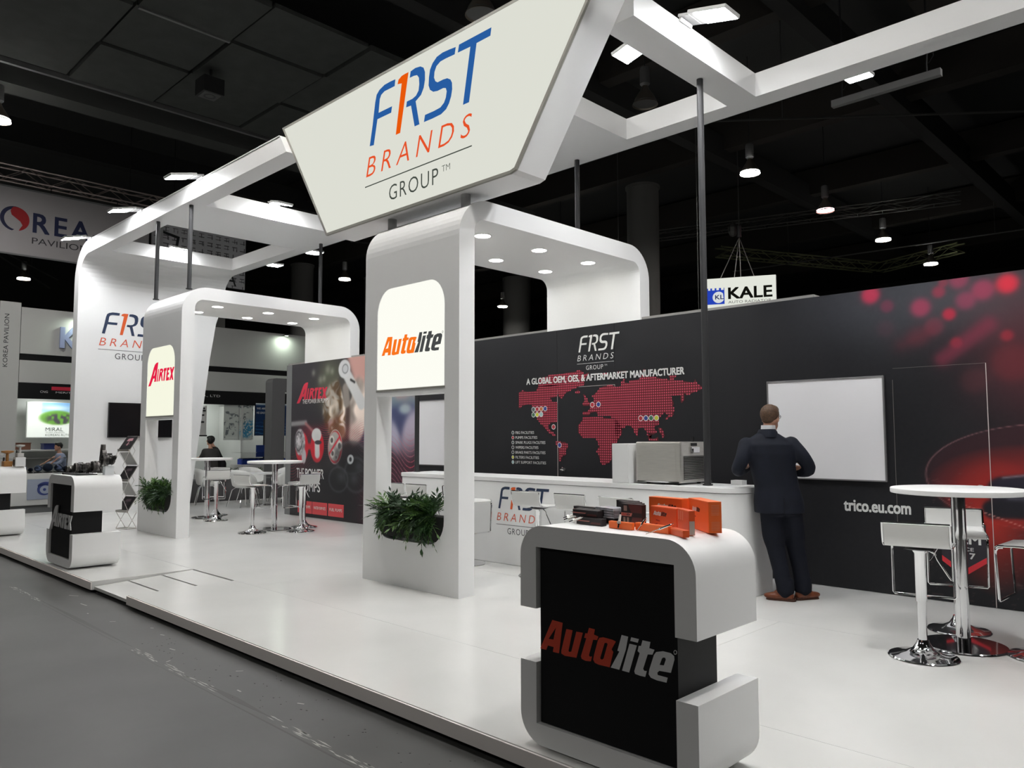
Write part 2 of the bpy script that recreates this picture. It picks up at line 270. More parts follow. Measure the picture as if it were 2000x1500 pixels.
# ------------------------------------------------------------------ logo builders (flat lettering)
def logo_first(o, u, v, s, parent, mats=(BLUE, ORANGE, REDO, INK), sk=('first', 'brands', 'group'), d=None):
    o, u, v = map(Vector, (o, u, v))
    a = MB(); b = MB(); c = MB(); g = MB()
    q = lambda P: [(x*s, y*s) for x, y in P]
    for k in 'FRST': a.flat(q(FIRST[k]), o, u, v)
    b.flat(q(FIRST['one']), o, u, v)
    text(c, 'BRANDS', o+u*(-.10*s)+v*(-.555*s), u, v, 2.80*s, .36*s, shear=.22, space=1.45, bold=-.008)
    g.flat(q([(-.13, -.735), (2.70, -.735), (2.70, -.715), (-.13, -.715)]), o, u, v)
    text(g, 'GROUP', o+u*(.59*s)+v*(-1.13*s), u, v, 1.31*s, .27*s, space=1.15, bold=-.006)
    text(g, 'TM', o+u*(1.99*s)+v*(-.965*s), u, v, .2*s, .10*s, bold=-.012)
    a.build('logo_letters_print', mats[0], parent, label='large blue italic letters' if mats[0] in (BLUE, NAVY) else None)
    b.build('logo_numeral_print', mats[1], parent); c.build('logo_word_print', mats[2], parent); g.build('logo_caption_print', mats[3], parent)
def logo_auto(o, u, v, s, parent, m1, m2, keyline=None):
    o, u, v = map(Vector, (o, u, v)); a = MB(); b = MB()
    for k, L in AUTO.items():
        if k == 'r': continue
        L2 = [[(x*s, y*s) for x, y in l] for l in L]; (a if k in 'Auto' and len(k) == 1 and k in ('A', 'u', 't', 'o') else b).flat(L2, o, u, v)
    if s > .5: b.flat([[(x*s, y*s) for x, y in l] for l in AUTO['r']], o, u, v)
    a.build('brand_first_half_print', m1, parent); b.build('brand_second_half_print', m2, parent)
def logo_air(o, u, v, s, parent, m1, depth=0.):
    o, u, v = map(Vector, (o, u, v)); a = MB()
    for k, L in AIR.items():
        L2 = [[(x*s, y*s) for x, y in l] for l in L]
        if depth: a.prism(L2, o, u, v, u.cross(v).normalized()*depth)
        else: a.flat(L2, o, u, v)
    a.build('raised_lettering' if depth else 'brand_name_print', m1, parent)

# ------------------------------------------------------------------ hall shell
def structure(o): o['kind'] = 'structure'; return o
fl = MB().box(-45, 14, -14, 50, -.3, -.12).build('floor', CONC, kind='structure')
# worn paint line, dark rubber streak and scuffs on the concrete
pl = MB()
for x0, x1, wd in ((-9.95, -8.9, .045), (-6.35, -5.0, .05), (-4.25, -3.1, .05), (-3.0, -1.5, .05), (-14, -10.9, .04)):
    n = int((x1-x0)*42)
    for i in range(n):
        a = x0+(x1-x0)*random.random(); l = random.uniform(.03, .16); y = 2.30+random.uniform(-.5, .5)*wd; q = random.uniform(.003, .012)
        pl.add([(a, y, -.1195), (a+l*.5, y-q/2, -.1195), (a+l, y+random.uniform(-.004, .004), -.1195), (a+l*.5, y+q/2, -.1195)], [(0, 1, 2, 3)])
pl.build('worn_paint_line', mat('faded_line', srgb(158, 158, 152), .6), fl, kind='stuff')
dk = MB()
for x0, x1, y, wd in ((-8.95, -6.4, 2.315, .045), (-8.7, -6.6, 2.275, .015), (-6.4, -1.0, 2.255, .012), (-5.2, -4.2, 2.31, .05)):
    dk.prism([(x0, y), ((x0+x1)/2, y-wd/2), (x1, y), ((x0+x1)/2, y+wd/2)], (0, 0, -.12), XA, YA, (0, 0, .0004))
dk.build('rubber_streak', mat('rubber_mark', srgb(58, 57, 55), .5), fl)
sc = MB()
for x, y, l, a in ((-8.9, 2.62, .12, .5), (-8.35, 2.55, .14, .1), (-7.4, 2.5, .05, 1), (-6.6, 2.62, .05, .3), (-6.1, 2.5, .07, .2), (-5.2, 2.6, .05, .9), (-4.8, 2.4, .05, 0), (-7.9, 2.45, .03, 0), (-5.8, 2.35, .04, 2), (-4.3, 2.55, .05, .4), (-6.9, 2.65, .03, .6)):
    sc.obox((x, y, -.1195), (math.cos(a)*l/2, math.sin(a)*l/2, 0), (-math.sin(a)*.005, math.cos(a)*.005, 0), (0, 0, .0004))
sc.build('floor_scuff', mat('scuff', srgb(165, 163, 158), .6), fl, kind='stuff')
deb = MB()
for i in range(90):
    x = random.uniform(-6.5, -2.5); y = random.gauss(2.5, .12); r = random.uniform(.0015, .006)
    deb.obox((x, y, -.1193), (r, r*.4, 0), (-.3*r, r*.6, 0), (0, 0, .0005))
deb.build('floor_grit', mat('grit', srgb(50, 49, 47), .8), fl, kind='stuff')

# ceiling with its darker deck, acoustic panels and beams
ce = MB().box(-45, 14, -14, 50, 11.0, 11.3).build('ceiling', SOOT, kind='structure')
PANM = mat('ceiling_panel_grey', (.052, .056, .052, 1), .9, noise=.2, nscale=3)
xs = [-17.45, -15.47, -13.65, -12.0]
ys = [-3.4, -1.4, .55, 2.6, 4.65, 6.38, 8.4, 10.4, 12.4]
for i in range(3):
    for j in range(8):
        MB().box(xs[i]+.03, xs[i+1]-.03, ys[j]+.03, ys[j+1]-.03, 9.0+.04*((i+j) % 2), 9.12).build('ceiling_panel', PANM, ce)
MB().box(-17.56, -17.47, -4, 14, 8.95, 9.05).build('ceiling_rail', GREYM, ce)
MB().box(-13.68, -13.62, 4.7, 6.35, 8.97, 9.02).build('ceiling_rail', GREYM, ce)
MB().box(-18.95, -18.35, -8, 20, 8.9, 9.6).build('ceiling_beam', mat('beam_grey', (.055, .057, .054, 1), .9), ce)
BRN = mat('beam_brown', (.030, .026, .022, 1), .9)
for x in (-24.5, -11.2, -6.2, -1.2, 3.8): MB().box(x-.18, x+.18, -10, 48, 9.7, 10.4).build('ceiling_beam', mat('beam_dark', (.020, .020, .019, 1), .9), ce)
for y in (14.5, 20.5, 26.5, 32.5, 38.5): MB().box(-44, 12, y-.2, y+.2, 10.0, 10.9).build('ceiling_beam', BRN, ce)
for i, (x, y) in enumerate(((-3.5, 14.5), (-1.4, 16.2), (-2.2, 19.))): MB().box(x-.5, x+.5, y-.7, y+.7, 8.9, 9.0).build('ceiling_duct', BRN, ce)
MB().box(-45, 14, 50, 50.3, -.3, 11.3).build('wall_far', SOOT, kind='structure')
MB().box(-45.3, -45, -14, 50, -.3, 11.3).build('wall_left', SOOT, kind='structure')
MB().box(-45, 14, -14.3, -14, -.3, 11.3).build('wall_aisle', mat('hall_wall_dark', (.03, .03, .03, 1), .9), kind='structure')
MB().box(14, 14.3, -14, 50, -.3, 11.3).build('wall_right', mat('hall_wall_dark', (.03, .03, .03, 1), .9), kind='structure')

# ------------------------------------------------------------------ raised platform with ramp
pf = thing('booth_platform', 'glossy white raised exhibition floor with grey edge along the aisle', 'platform', (-8, 5, -.09))
edge = MB(); RX0, RX1, RY = -8.90, -7.88, 3.86; Y0 = 2.79; XE = 3.0
def slab(x0, x1, y0, y1): MB().box(x0, x1, y0, y1, -.088, 0).build('floor_board', FLOORW, pf)
g = .0012
for x0, x1, y0, y1 in ((-17.95, RX0, Y0, RY), (RX1, XE, Y0, RY), (-17.95, -13.2, RY, 6.1), (-13.2, -7.4, RY, 6.1), (-7.4, -2.9, RY, 6.1), (-2.9, XE, RY, 6.1), (-17.95, -10.2, 6.1, 8.6), (-10.2, -5.1, 6.1, 8.6), (-5.1, XE, 6.1, 8.6), (-17.95, -14.0, 8.6, 12.5)):
    slab(x0+g, x1-g, y0+(g if y0 > Y0 else 0), y1-g)
edge_m = mat('platform_edge_grey', (.84, .79, .76, 1), .55)
MB().box(-17.95, RX0, Y0-.012, Y0-.0005, -.085, -.006).box(RX1, XE, Y0-.012, Y0-.0005, -.085, -.006).build('edge_trim', edge_m, pf)
MB().box(-17.6, RX0-.1, Y0+.12, 8.4, -.12, -.089).box(RX1+.1, XE-.1, Y0+.12, 8.4, -.12, -.089).build('sub_frame', mat('plinth_black', (.012, .012, .012, 1), .9), pf)
for i in range(3):
    y0 = Y0+.02+i*.352; y1 = y0+.325; za = -.052+.016*i; zb = za+.016
    MB().add([(RX0+.015, y0, za), (RX1-.015, y0, za), (RX1-.015, y1, zb), (RX0+.015, y1, zb), (RX0+.015, y0, za-.03), (RX1-.015, y0, za-.03), (RX1-.015, y1, zb-.03), (RX0+.015, y1, zb-.03)],
             [(0, 1, 2, 3), (4, 7, 6, 5), (0, 4, 5, 1), (2, 6, 7, 3), (1, 5, 6, 2), (0, 3, 7, 4)]).build('ramp_board', FLOORW, pf)
MB().box(RX0+.01, RX1-.01, Y0+.05, RY-.01, -.12, -.085).build('ramp_bed', mat('plinth_black', (.012, .012, .012, 1), .9), pf)

# ------------------------------------------------------------------ arches over the towers
def band(x0, x1, y0, y1, zt, t, r, ri, zf, zb):   # C-shaped band in YZ, front leg ends at zf, back leg at zb
    P = [(y0, zf)]+arc(y0+r, zt-r, r, 180, 90, 12)+arc(y1-r, zt-r, r, 90, 0, 12)+[(y1, zb), (y1-t, zb)]
    P += arc(y1-t-ri, zt-t-ri, ri, 0, 90, 8)+arc(y0+t+ri, zt-t-ri, ri, 90, 180, 8)+[(y0+t, zf)]
    return P
def tower(x0, x1, yf, label, cat, lbz, lbx, opx, opz, boxmat, logo):
    t = thing('portal_arch', label, cat, ((x0+x1)/2, yf+.1, 0), 'rounded white portal arches of the stand')
    zs = 3.3; m_ = MB()
    rr = .24; ox0, ox1 = opx; oz0, oz1 = opz
    hole1 = [(ox0, oz1)]+arc(ox0+rr, oz0+rr, rr, 180, 270, 8)+arc(ox1-rr, oz0+rr, rr, 270, 360, 8)+[(ox1, oz1)]
    lx0, lx1 = lbx; lz0, lz1 = lbz; rl = .27
    lb = [(lx0, lz0), (lx1, lz0)]+arc(lx1-rl*.85, lz1-rl, rl*.85, 0, 90, 10, rl)+arc(lx0+rl*.85, lz1-rl, rl*.85, 90, 180, 10, rl)
    m_.prism([[(x0, 0), (x1, 0), (x1, zs), (x0, zs)], hole1, lb], (0, yf, 0), XA, ZA, (0, .2, 0))
    m_.prism(band(x0, x1, yf, 8.07, 3.865, .2, .40, .14, zs, 2.956), (x0, 0, 0), YA, ZA, (x1-x0, 0, 0))
    m_.build('arch_frame', WHITE, t)
    lbm = MB().prism(lb, (0, yf+.006, 0), XA, ZA, (0, .05, 0)).build('light_panel', boxmat, t)
    MB().box(lx0-.01, lx1+.01, yf-.004, yf+.02, lz0-.022, lz0-.004).build('panel_trim', SIGNGREY, t)
    logo(lbm)
    # planter trough
    MB().box(ox0+.03, ox1-.03, yf+.012, yf+.185, oz0+.03, oz0+.27).build('planter_trough', mat('planter_black', (.008, .009, .007, 1), .8), t)
    return t
BX = glow('lightbox_white', (.985, .985, .90, 1), 1.0)
BX2 = glow('lightbox_cream', (.92, .93, .76, 1), 1.0)
LO = glow('backlit_orange', srgb(250, 118, 30), 1.0); LG = glow('backlit_grey', srgb(72, 74, 74), 1.0); LR = glow('backlit_red', srgb(240, 35, 75), .9)
arch_big = tower(-7.0, -5.457, 4.87, 'large white portal arch with glowing orange and grey lettered panel, under the sign', 'arch', (2.01, 3.08), (-6.775, -5.67), (-6.775, -5.67), (.46, 1.945), BX,
      lambda p: logo_auto((-6.70, 4.874, 2.36), XA, ZA, .99, p, LO, LG))
arch_small = tower(-13.325, -11.78, 4.83, 'white portal arch farther away whose glowing panel shows red lettering', 'arch', (1.86, 2.965), (-13.09, -11.995), (-13.09, -11.995), (.36, 1.80), BX2,
      lambda p: logo_air((-13.04, 4.834, 2.349), XA, ZA, 1.028, p, LR))
DISC = glow('downlight_glow', (1, .99, .93, 1), DOWN)
n_dl = 0
def downlight(x, y, parent_group, lab):
    d = thing('recessed_downlight', lab, 'ceiling light', (x, y, 3.665), parent_group)
    MB().lathe([(.098, 3.6585), (.098, 3.668), (.086, 3.668), (.086, 3.6585)], (x, y, 0), 24, ring=True).build('bezel', mat('bezel_white', (.8, .8, .78, 1), .4), d, smooth=True)
    MB().lathe([(0.001, 3.66), (.085, 3.66), (.085, 3.664), (.001, 3.664)], (x, y, 0), 24).build('diffuser', DISC, d)
rows = ('front', 'middle', 'rear')
for j, y in enumerate((5.6, 6.5, 7.4)):
    for x, sd in ((-5.9, 'right'), (-6.61, 'left')):
        downlight(x, y, 'round downlights in the large arch', 'round recessed downlight, %s row %s side, in the soffit of the large arch' % (rows[j], sd))
    for x, sd in ((-12.24, 'right'), (-13.0, 'left')):
        downlight(x, y, 'round downlights in the small arch', 'round recessed downlight, %s row %s side, in the soffit of the farther arch' % (rows[j], sd))

# ------------------------------------------------------------------ overhead canopy frame with end wall
cf = thing('canopy_frame', 'huge white overhead frame of rectangular beams curving down into the logo end wall', 'canopy', (-16.98, 6.4, 0))
ZB, ZT = 5.17, 5.43; XW = -16.98; XO = -17.25
# end wall: slanted rear edge, blended into the soffit
ew = [(5.17, 0), (7.24, 0), (7.62, 3.30), (7.74, 4.1), (7.90, 4.6), (5.17, 4.6)]
MB().prism(ew, (XO, 0, 0), YA, ZA, (XW-XO, 0, 0)).build('end_wall', WHITE, cf)
# rounded outer corner band along the front
r1, r2 = .75, .55
xo0 = XO; P = [(xo0, 0)]+[(xo0, 4.4)]+arc(xo0+r1, ZT-r1, r1, 180, 90, 12)+[(-15.99, ZT), (-15.99, ZB)]+arc(XW+r2, ZB-r2, r2, 90, 180, 10)+[(XW, 0)]
MB().prism([( a, b) for a, b in P if True], (0, 4.879, 0), XA, ZA, (0, .291, 0)).build('front_corner', WHITE, cf)
MB().prism([(xo0, 4.6)]+arc(xo0+r1, ZT-r1, r1, 180, 90, 12)+[(-15.99, ZT), (-15.99, ZB)]+arc(XW+r2, ZB-r2, r2, 90, 180, 10)+[(XW, 4.6)], (0, 5.17, 0), XA, ZA, (0, 2.73, 0)).build('end_beam', WHITE, cf)
MB().prism([(-15.99, ZB), (-8.80, ZB), (-8.975, ZT), (-15.99, ZT)], (0, 4.88, 0), XA, ZA, (0, .29, 0)).build('front_beam', WHITE, cf)
MB().box(-15.99, 4.0, 7.62, 7.90, ZB, ZT).build('back_beam', WHITE, cf)
MB().box(-13.33, -11.78, 5.17, 7.62, ZB, ZT).build('cross_beam', WHITE, cf)
MB().box(-7.0, -5.45, 5.37, 7.62, ZB, ZT).build('cross_beam', WHITE, cf)
MB().box(-4.09, -3.75, 5.372, 7.62, ZB, ZT).build('cross_beam', WHITE, cf)
MB().box(-3.60, 4.0, 4.88, 5.17, ZB, ZT).build('front_beam', WHITE, cf)
MB().box(1.4, 2.9, 5.17, 7.62, ZB, ZT).build('cross_beam', WHITE, cf)
MB().box(-16.4, -8.98, 4.872, 4.879, ZT-.012, ZT+.004).build('top_lip', WHITE, cf)
logo_first((XW+.004, 5.34, 3.66), YA, ZA, .455, cf, (NAVY, ORANGE, REDO, INK))

# hanging posts
def post(x, y, z0, z1, lab, grp=None):
    o = thing('support_post', lab, 'post', (x, y, z0), grp or 'dark round posts under the canopy frame')
    MB().lathe([(.033, z0+.001), (.033, z1-.001)], (x, y, 0), 14).build('tube', DARKP, o, smooth=True)
    MB().lathe([(.05, z0+.001), (.05, z0+.012), (.034, z0+.013)], (x, y, 0), 14).build('foot_plate', DARKP, o, smooth=True)
post(-3.97, 6.84, 1.026, ZB, 'dark grey post standing on the white bar beside the steel ice machine')
post(-8.55, 6.84, 1.026, ZB, 'dark post on the left end of the bar, seen through the large arch opening')
post(-13.244, 4.99, 3.83, ZB, 'dark post on the front left of the farther arch')
post(-11.925, 4.99, 3.83, ZB, 'dark post on the front right of the farther arch')
post(-12.6, 7.74, 3.86, ZB, 'dark post on the rear of the farther arch')
post(-6.34, 7.74, 3.86, ZB, 'dark post on the rear of the large arch')

# tilted-end lightbox sign
sg = thing('lightbox_sign', 'huge tapering illuminated sign with blue and orange letters above the large arch', 'sign', (-6.37, 5.17, 3.93))
SG = [(-7.97, 3.935), (-4.86, 3.935), (-4.79, 3.955), (-3.68, 5.58), (-9.07, 5.58)]
MB().prism(SG, (0, 4.985, 0), XA, ZA, (0, .385, 0)).build('sign_body', WHITE, sg)
def inset(P, d):
    n = len(P); o = []
    for i in range(n):
        p0, p1, p2 = Vector(P[i-1]), Vector(P[i]), Vector(P[(i+1) % n]); a = (p1-p0).normalized(); b = (p2-p1).normalized()
        n1 = Vector((-a.y, a.x)); n2 = Vector((-b.y, b.x)); k = (n1+n2)/(1+n1.dot(n2)); q = p1+k*d; o.append((q.x, q.y))
    return o
MB().prism([SG, inset(SG, .028)], (0, 4.962, 0), XA, ZA, (0, .03, 0)).build('frame', SIGNGREY, sg)
face = MB().prism(inset(SG, .027), (0, 4.968, 0), XA, ZA, (0, .012, 0)).build('light_face', glow('sign_face', (.86, .87, .78, 1), .84), sg)
logo_first((-7.0886, 4.964, 4.797), XA, ZA, .6314, face, (glow('backlit_blue', srgb(40, 92, 160), 1), glow('backlit_orange2', srgb(232, 88, 10), 1), glow('backlit_red2', srgb(228, 82, 40), 1), glow('backlit_ink', srgb(66, 72, 66), 1)))
for i, x in enumerate((-6.86, -5.62)):
    MB().lathe([(.05, 3.8), (.05, 3.936)], (x, 5.12 if i == 0 else 5.1, 0), 12).build('mount_stub', mat('grey_paint', (.45, .45, .45, 1), .5), sg, smooth=True)

# floodlights on the frame
FG = glow('flood_glow', (.975, .985, 1, 1), FLOOD)
def flood(o, d, lab, tilt=-14, L=.40):
    # o: point on the beam's top edge, d: horizontal unit vector away from the beam
    o = Vector(o); d = Vector(d); s = Vector((-d.y, d.x, 0)); t = R(tilt)
    f = (d*math.cos(t)+ZA*math.sin(t)).normalized(); n = s.cross(f); n = n if n.z < 0 else -n
    r = thing('floodlight', lab, 'floodlight', tuple(o), 'flat LED floodlights clamped along the canopy frame')
    MB().obox(o+f*(.06)-n*.0, f*.06, s*.115, n*.012).obox(o+f*.02+n*.02, f*.012, s*.10, n*.03).build('clamp_bracket', mat('bracket_grey', (.5, .5, .5, 1), .4, .3), r)
    c = o+f*(.11+L/2)
    MB().obox(c-n*.012, f*(L/2), s*.135, n*.018).build('housing', mat('lamp_grey', (.55, .55, .54, 1), .4), r, bevel=.006)
    MB().obox(c+n*.009+f*.03, f*(L/2-.045), s*.12, n*.003).build('diffuser', FG, r)
    MB().tube([o+s*.05-n*.01, o-d*.05-n*.03+s*.05, o-d*.10+s*.06-n*.02], .006, 6).build('cable', BLKM, r)
Fz = ZT+.03
flood((-11.35, 4.878, Fz), (0, -1, 0), 'lit floodlight on the front beam, nearest to the big sign')
flood((-13.75, 4.878, Fz), (0, -1, 0), 'lit floodlight on the front beam, middle of the three above the hall banner')
flood((-16.35, 4.878, Fz), (0, -1, 0), 'lit floodlight at the rounded left corner of the front beam')
flood((-11.778, 6.32, Fz), (1, 0, 0), 'lit floodlight on the cross beam between farther arch and big sign', L=.30)
flood((-15.99, 6.35, Fz), (1, 0, 0), 'lit floodlight above the white end wall, seen between two dark posts', L=.30)
flood((-3.748, 6.20, Fz), (1, 0, 0), 'largest lit floodlight, on the cross beam near the top of the photo')
flood((-4.092, 6.22, Fz), (-1, 0, 0), 'lit floodlight hanging inside the opening right of the big sign', L=.34)
flood((-2.9, 7.902, Fz-.15), (0, 1, 0), 'lit floodlight behind the back beam above the photo right half', tilt=2, L=.34)
flood((-13.6, 7.902, Fz-.22), (0, 1, 0), 'lit floodlight behind the back beam beside the farther arch post', tilt=2, L=.34)
flood((-15.2, 7.902, Fz-.22), (0, 1, 0), 'smallest lit floodlight behind the back beam near the end wall', tilt=2, L=.34)
for i, (x, y, dx, dy) in enumerate(((.6, 4.878, 0, -1), (1.398, 6.4, -1, 0), (-2.5, 5.172, 0, 1), (-.9, 5.172, 0, 1), (-10.0, 7.618, 0, -1), (-8.2, 7.618, 0, -1), (-9.0, 5.172, 0, 1))):  # unseen floodlights, added to brighten the stand
    flood((x, y, Fz), (dx, dy, 0), 'unseen floodlight added for fill on the canopy frame, unit %s' % 'abcdefghij'[i])
# ------------------------------------------------------------------ long back wall with printed graphics
YW = 7.868
wb = MB().box(-14.0, 3.0, YW+.03, YW+.26, -.085, 2.960).build('wall_back', WALLW, kind='structure')
MB().box(-14.0, -3.3, YW+.032, YW+.25, 2.961, 2.99).build('cap_rail', SILV, wb)
MB().box(-14.0, -13.80, YW+.0, YW+.03, 0, 2.955).build('end_panel', GREYM2, wb)
WX = -9.84
def vinyl(x0, x1, m, nm='graphic_panel'):
    return MB().box(x0, x1, YW, YW+.029, 0.004, 2.955).build(nm, m, wb)
vinyl(-13.79, WX, BLACKV); 
for a, b in ((WX+.001, -6.825), (-6.82, -5.862), (-5.857, -2.56), (-2.543, -1.755), (-1.751, 2.99)):
    if a == -6.82:
        MB().box(a, b, YW, YW+.029, 2.17, 2.955).build('graphic_panel', BLACKV, wb)
    elif a == -2.543: MB().box(a, b, YW, YW+.029, 2.165, 2.955).build('graphic_panel', BLACKV, wb)
    else: vinyl(a, b, BLACKV)
JOINT = mat('door_joint', srgb(205, 195, 190), .5)
d1 = MB().box(-6.817, -5.865, YW+.0005, YW+.029, .004, 2.167).build('door_1', BLACKV, kind='structure')
MB().box(-6.825, -6.819, YW-.001, YW+.004, .004, 2.17).box(-5.862, -5.857, YW-.001, YW+.004, .004, 2.17).box(-6.825, -5.857, YW-.001, YW+.004, 2.168, 2.172).build('door_joint_trim', JOINT, d1)
MB().lathe([(.0, -.062), (.022, -.06), (.03, -.045), (.026, -.03), (.012, -.022), (.012, -.008), (.03, -.006), (.03, 0)], (-6.71, YW, 1.08), 20, 'y').build('door_knob', CHROME, d1, smooth=True)
def bokeh(X, Z_):
    n = vnoise(X, Z_, 3, 1)*.5+vnoise(X, Z_, 40, 2)*.5
    col = np.ones(X.shape+(3,))*np.array([35, 35, 38])/255.+((n-.5)*.03*np.clip((X+4.05)/.8, 0, 1))[..., None]
    f = np.clip((X+3.5)/1.2, 0, 1)
    col = over(col, ell(X, Z_, -2.5, 2.85, .9, .4, 0, .3)*.35*np.clip((X+4.05)/.6, 0, 1), (88, 92, 104))
    col = over(col, ell(X, Z_, -1.7, 2.75, .7, .3, 0, .3)*.4, (100, 104, 108))
    col = over(col, ell(X, Z_, -1.35, 2.2, .42, .5, .3, .35)*.55, (120, 48, 58))
    for x, z, r, a, c in ((-2.72, 2.90, .085, .9, (190, 50, 80)), (-2.57, 2.77, .06, .5, (150, 50, 80)), (-2.27, 2.72, .085, .85, (165, 62, 90)), (-2.11, 2.85, .055, .7, (165, 52, 75)), (-1.94, 2.94, .08, .75, (160, 62, 90)), (-1.89, 2.74, .08, .8, (150, 66, 92)), (-1.75, 2.82, .09, .85, (165, 64, 92)), (-1.56, 2.85, .085, .95, (225, 52, 72)), (-2.03, 2.63, .055, .95, (185, 48, 70)), (-2.16, 2.53, .08, .6, (135, 58, 75)), (-2.59, 2.55, .08, .25, (110, 60, 75)), (-2.30, 2.45, .10, .35, (110, 48, 60)), (-1.98, 2.36, .05, .7, (190, 44, 62)), (-1.58, 2.39, .05, .7, (170, 44, 60)), (-1.55, 2.15, .16, .6, (115, 45, 52)), (-1.85, 2.0, .11, .35, (110, 55, 62)), (-2.07, 2.93, .04, .6, (160, 55, 75)), (-1.2, 2.7, .1, .8, (200, 50, 70)), (-.8, 2.5, .12, .7, (180, 50, 70)), (-.9, 2.1, .1, .6, (160, 50, 66)), (-.3, 2.75, .1, .8, (200, 52, 72))):
        col = over(col, ell(X, Z_, x, z, r, r, 0, .16)*a, c)
    col = over(col, seg(X, Z_, -2.10, 2.22, -1.72, 2.50, .065, .02)*.75, (135, 52, 72))
    col = over(col, seg(X, Z_, -2.45, 2.38, -2.2, 2.48, .05, .03)*.4, (120, 45, 58))
    # the glowing oval under the wiper arm
    e = ell(X, Z_, -1.30, 1.15, .98, .46, 0, .02)
    gl = np.clip(1-np.hypot((X+1.45)/.85, (Z_-1.02)/.42), 0, 1)
    col = over(col, e*.75, (62, 36, 42)); col = over(col, e*gl**.7*.9, (205, 48, 44))
    ring = np.exp(-((np.hypot((X+1.30)/.98, (Z_-1.15)/.46)-1)/.008)**2); col = over(col, ring*.55, (170, 120, 125))
    g2 = np.clip(1-np.hypot((X+1.75)/.42, (Z_-.72)/.62), 0, 1); col = over(col, g2**.8*.95, (190, 52, 44))
    g3 = np.clip(1-np.hypot((X+1.1)/.6, (Z_-.5)/.4), 0, 1); col = over(col, g3*.6, (120, 30, 44))
    sp = (vnoise(X*3, Z_*9, 9, 11) > .86)*(Z_ < 1.2)*(X > -2.3)*f; col = over(col, sp*.30, (120, 80, 84))
    # metal wiper arm
    arm = seg(X, Z_, -1.66, 1.02, -1.0, 1.10, .13, .008); col = over(col, arm, (44, 42, 54))
    col = over(col, seg(X, Z_, -1.75, .86, -1.2, .88, .08, .008), (36, 35, 42))
    col = over(col, seg(X, Z_, -1.66, 1.14, -1.0, 1.24, .006, .004)*.8, (150, 146, 155))
    col = over(col, seg(X, Z_, -1.62, .96, -1.0, 1.0, .010, .01)*.6, (130, 128, 140))
    ln = np.exp(-((Z_-(.93-.36*(X+2.1)))/.004)**2)*(X > -2.1)*(X < -1.3); col = over(col, ln*.8, (225, 150, 140))
    return col
def plane_back(dy):
    return lambda a, b: np.stack([a, np.full(a.shape, YW-dy), b], -1)
poster('graphic_print', -4.05, .2, .004, 2.955, 360, 260, bokeh, plane_back(.0012), wb)
d2 = thing('door_2', None, None, (-2.15, YW, 0), kind='structure')
MB().box(-2.54, -1.758, YW+.0005, YW+.029, .004, 2.162).build('door_leaf', BLACKV, d2)
MB().box(-2.546, -2.542, YW-.003, YW, .6, 2.05).build('door_joint_trim', mat('dull_joint', srgb(120, 115, 112), .6), d2)
MB().box(-1.757, -1.751, YW-.003, YW, .004, 2.16).build('door_joint_trim', JOINT, d2)
MB().box(-2.54, -1.757, YW-.003, YW, 2.158, 2.161).build('door_joint_trim', mat('dull_joint', srgb(120, 115, 112), .6), d2)
MB().lathe([(.0, -.062), (.024, -.06), (.033, -.045), (.028, -.03), (.012, -.022), (.012, -.008), (.03, -.006), (.03, 0)], (-1.83, YW-.0014, 1.04), 20, 'y').build('door_knob', ALU, d2, smooth=True)

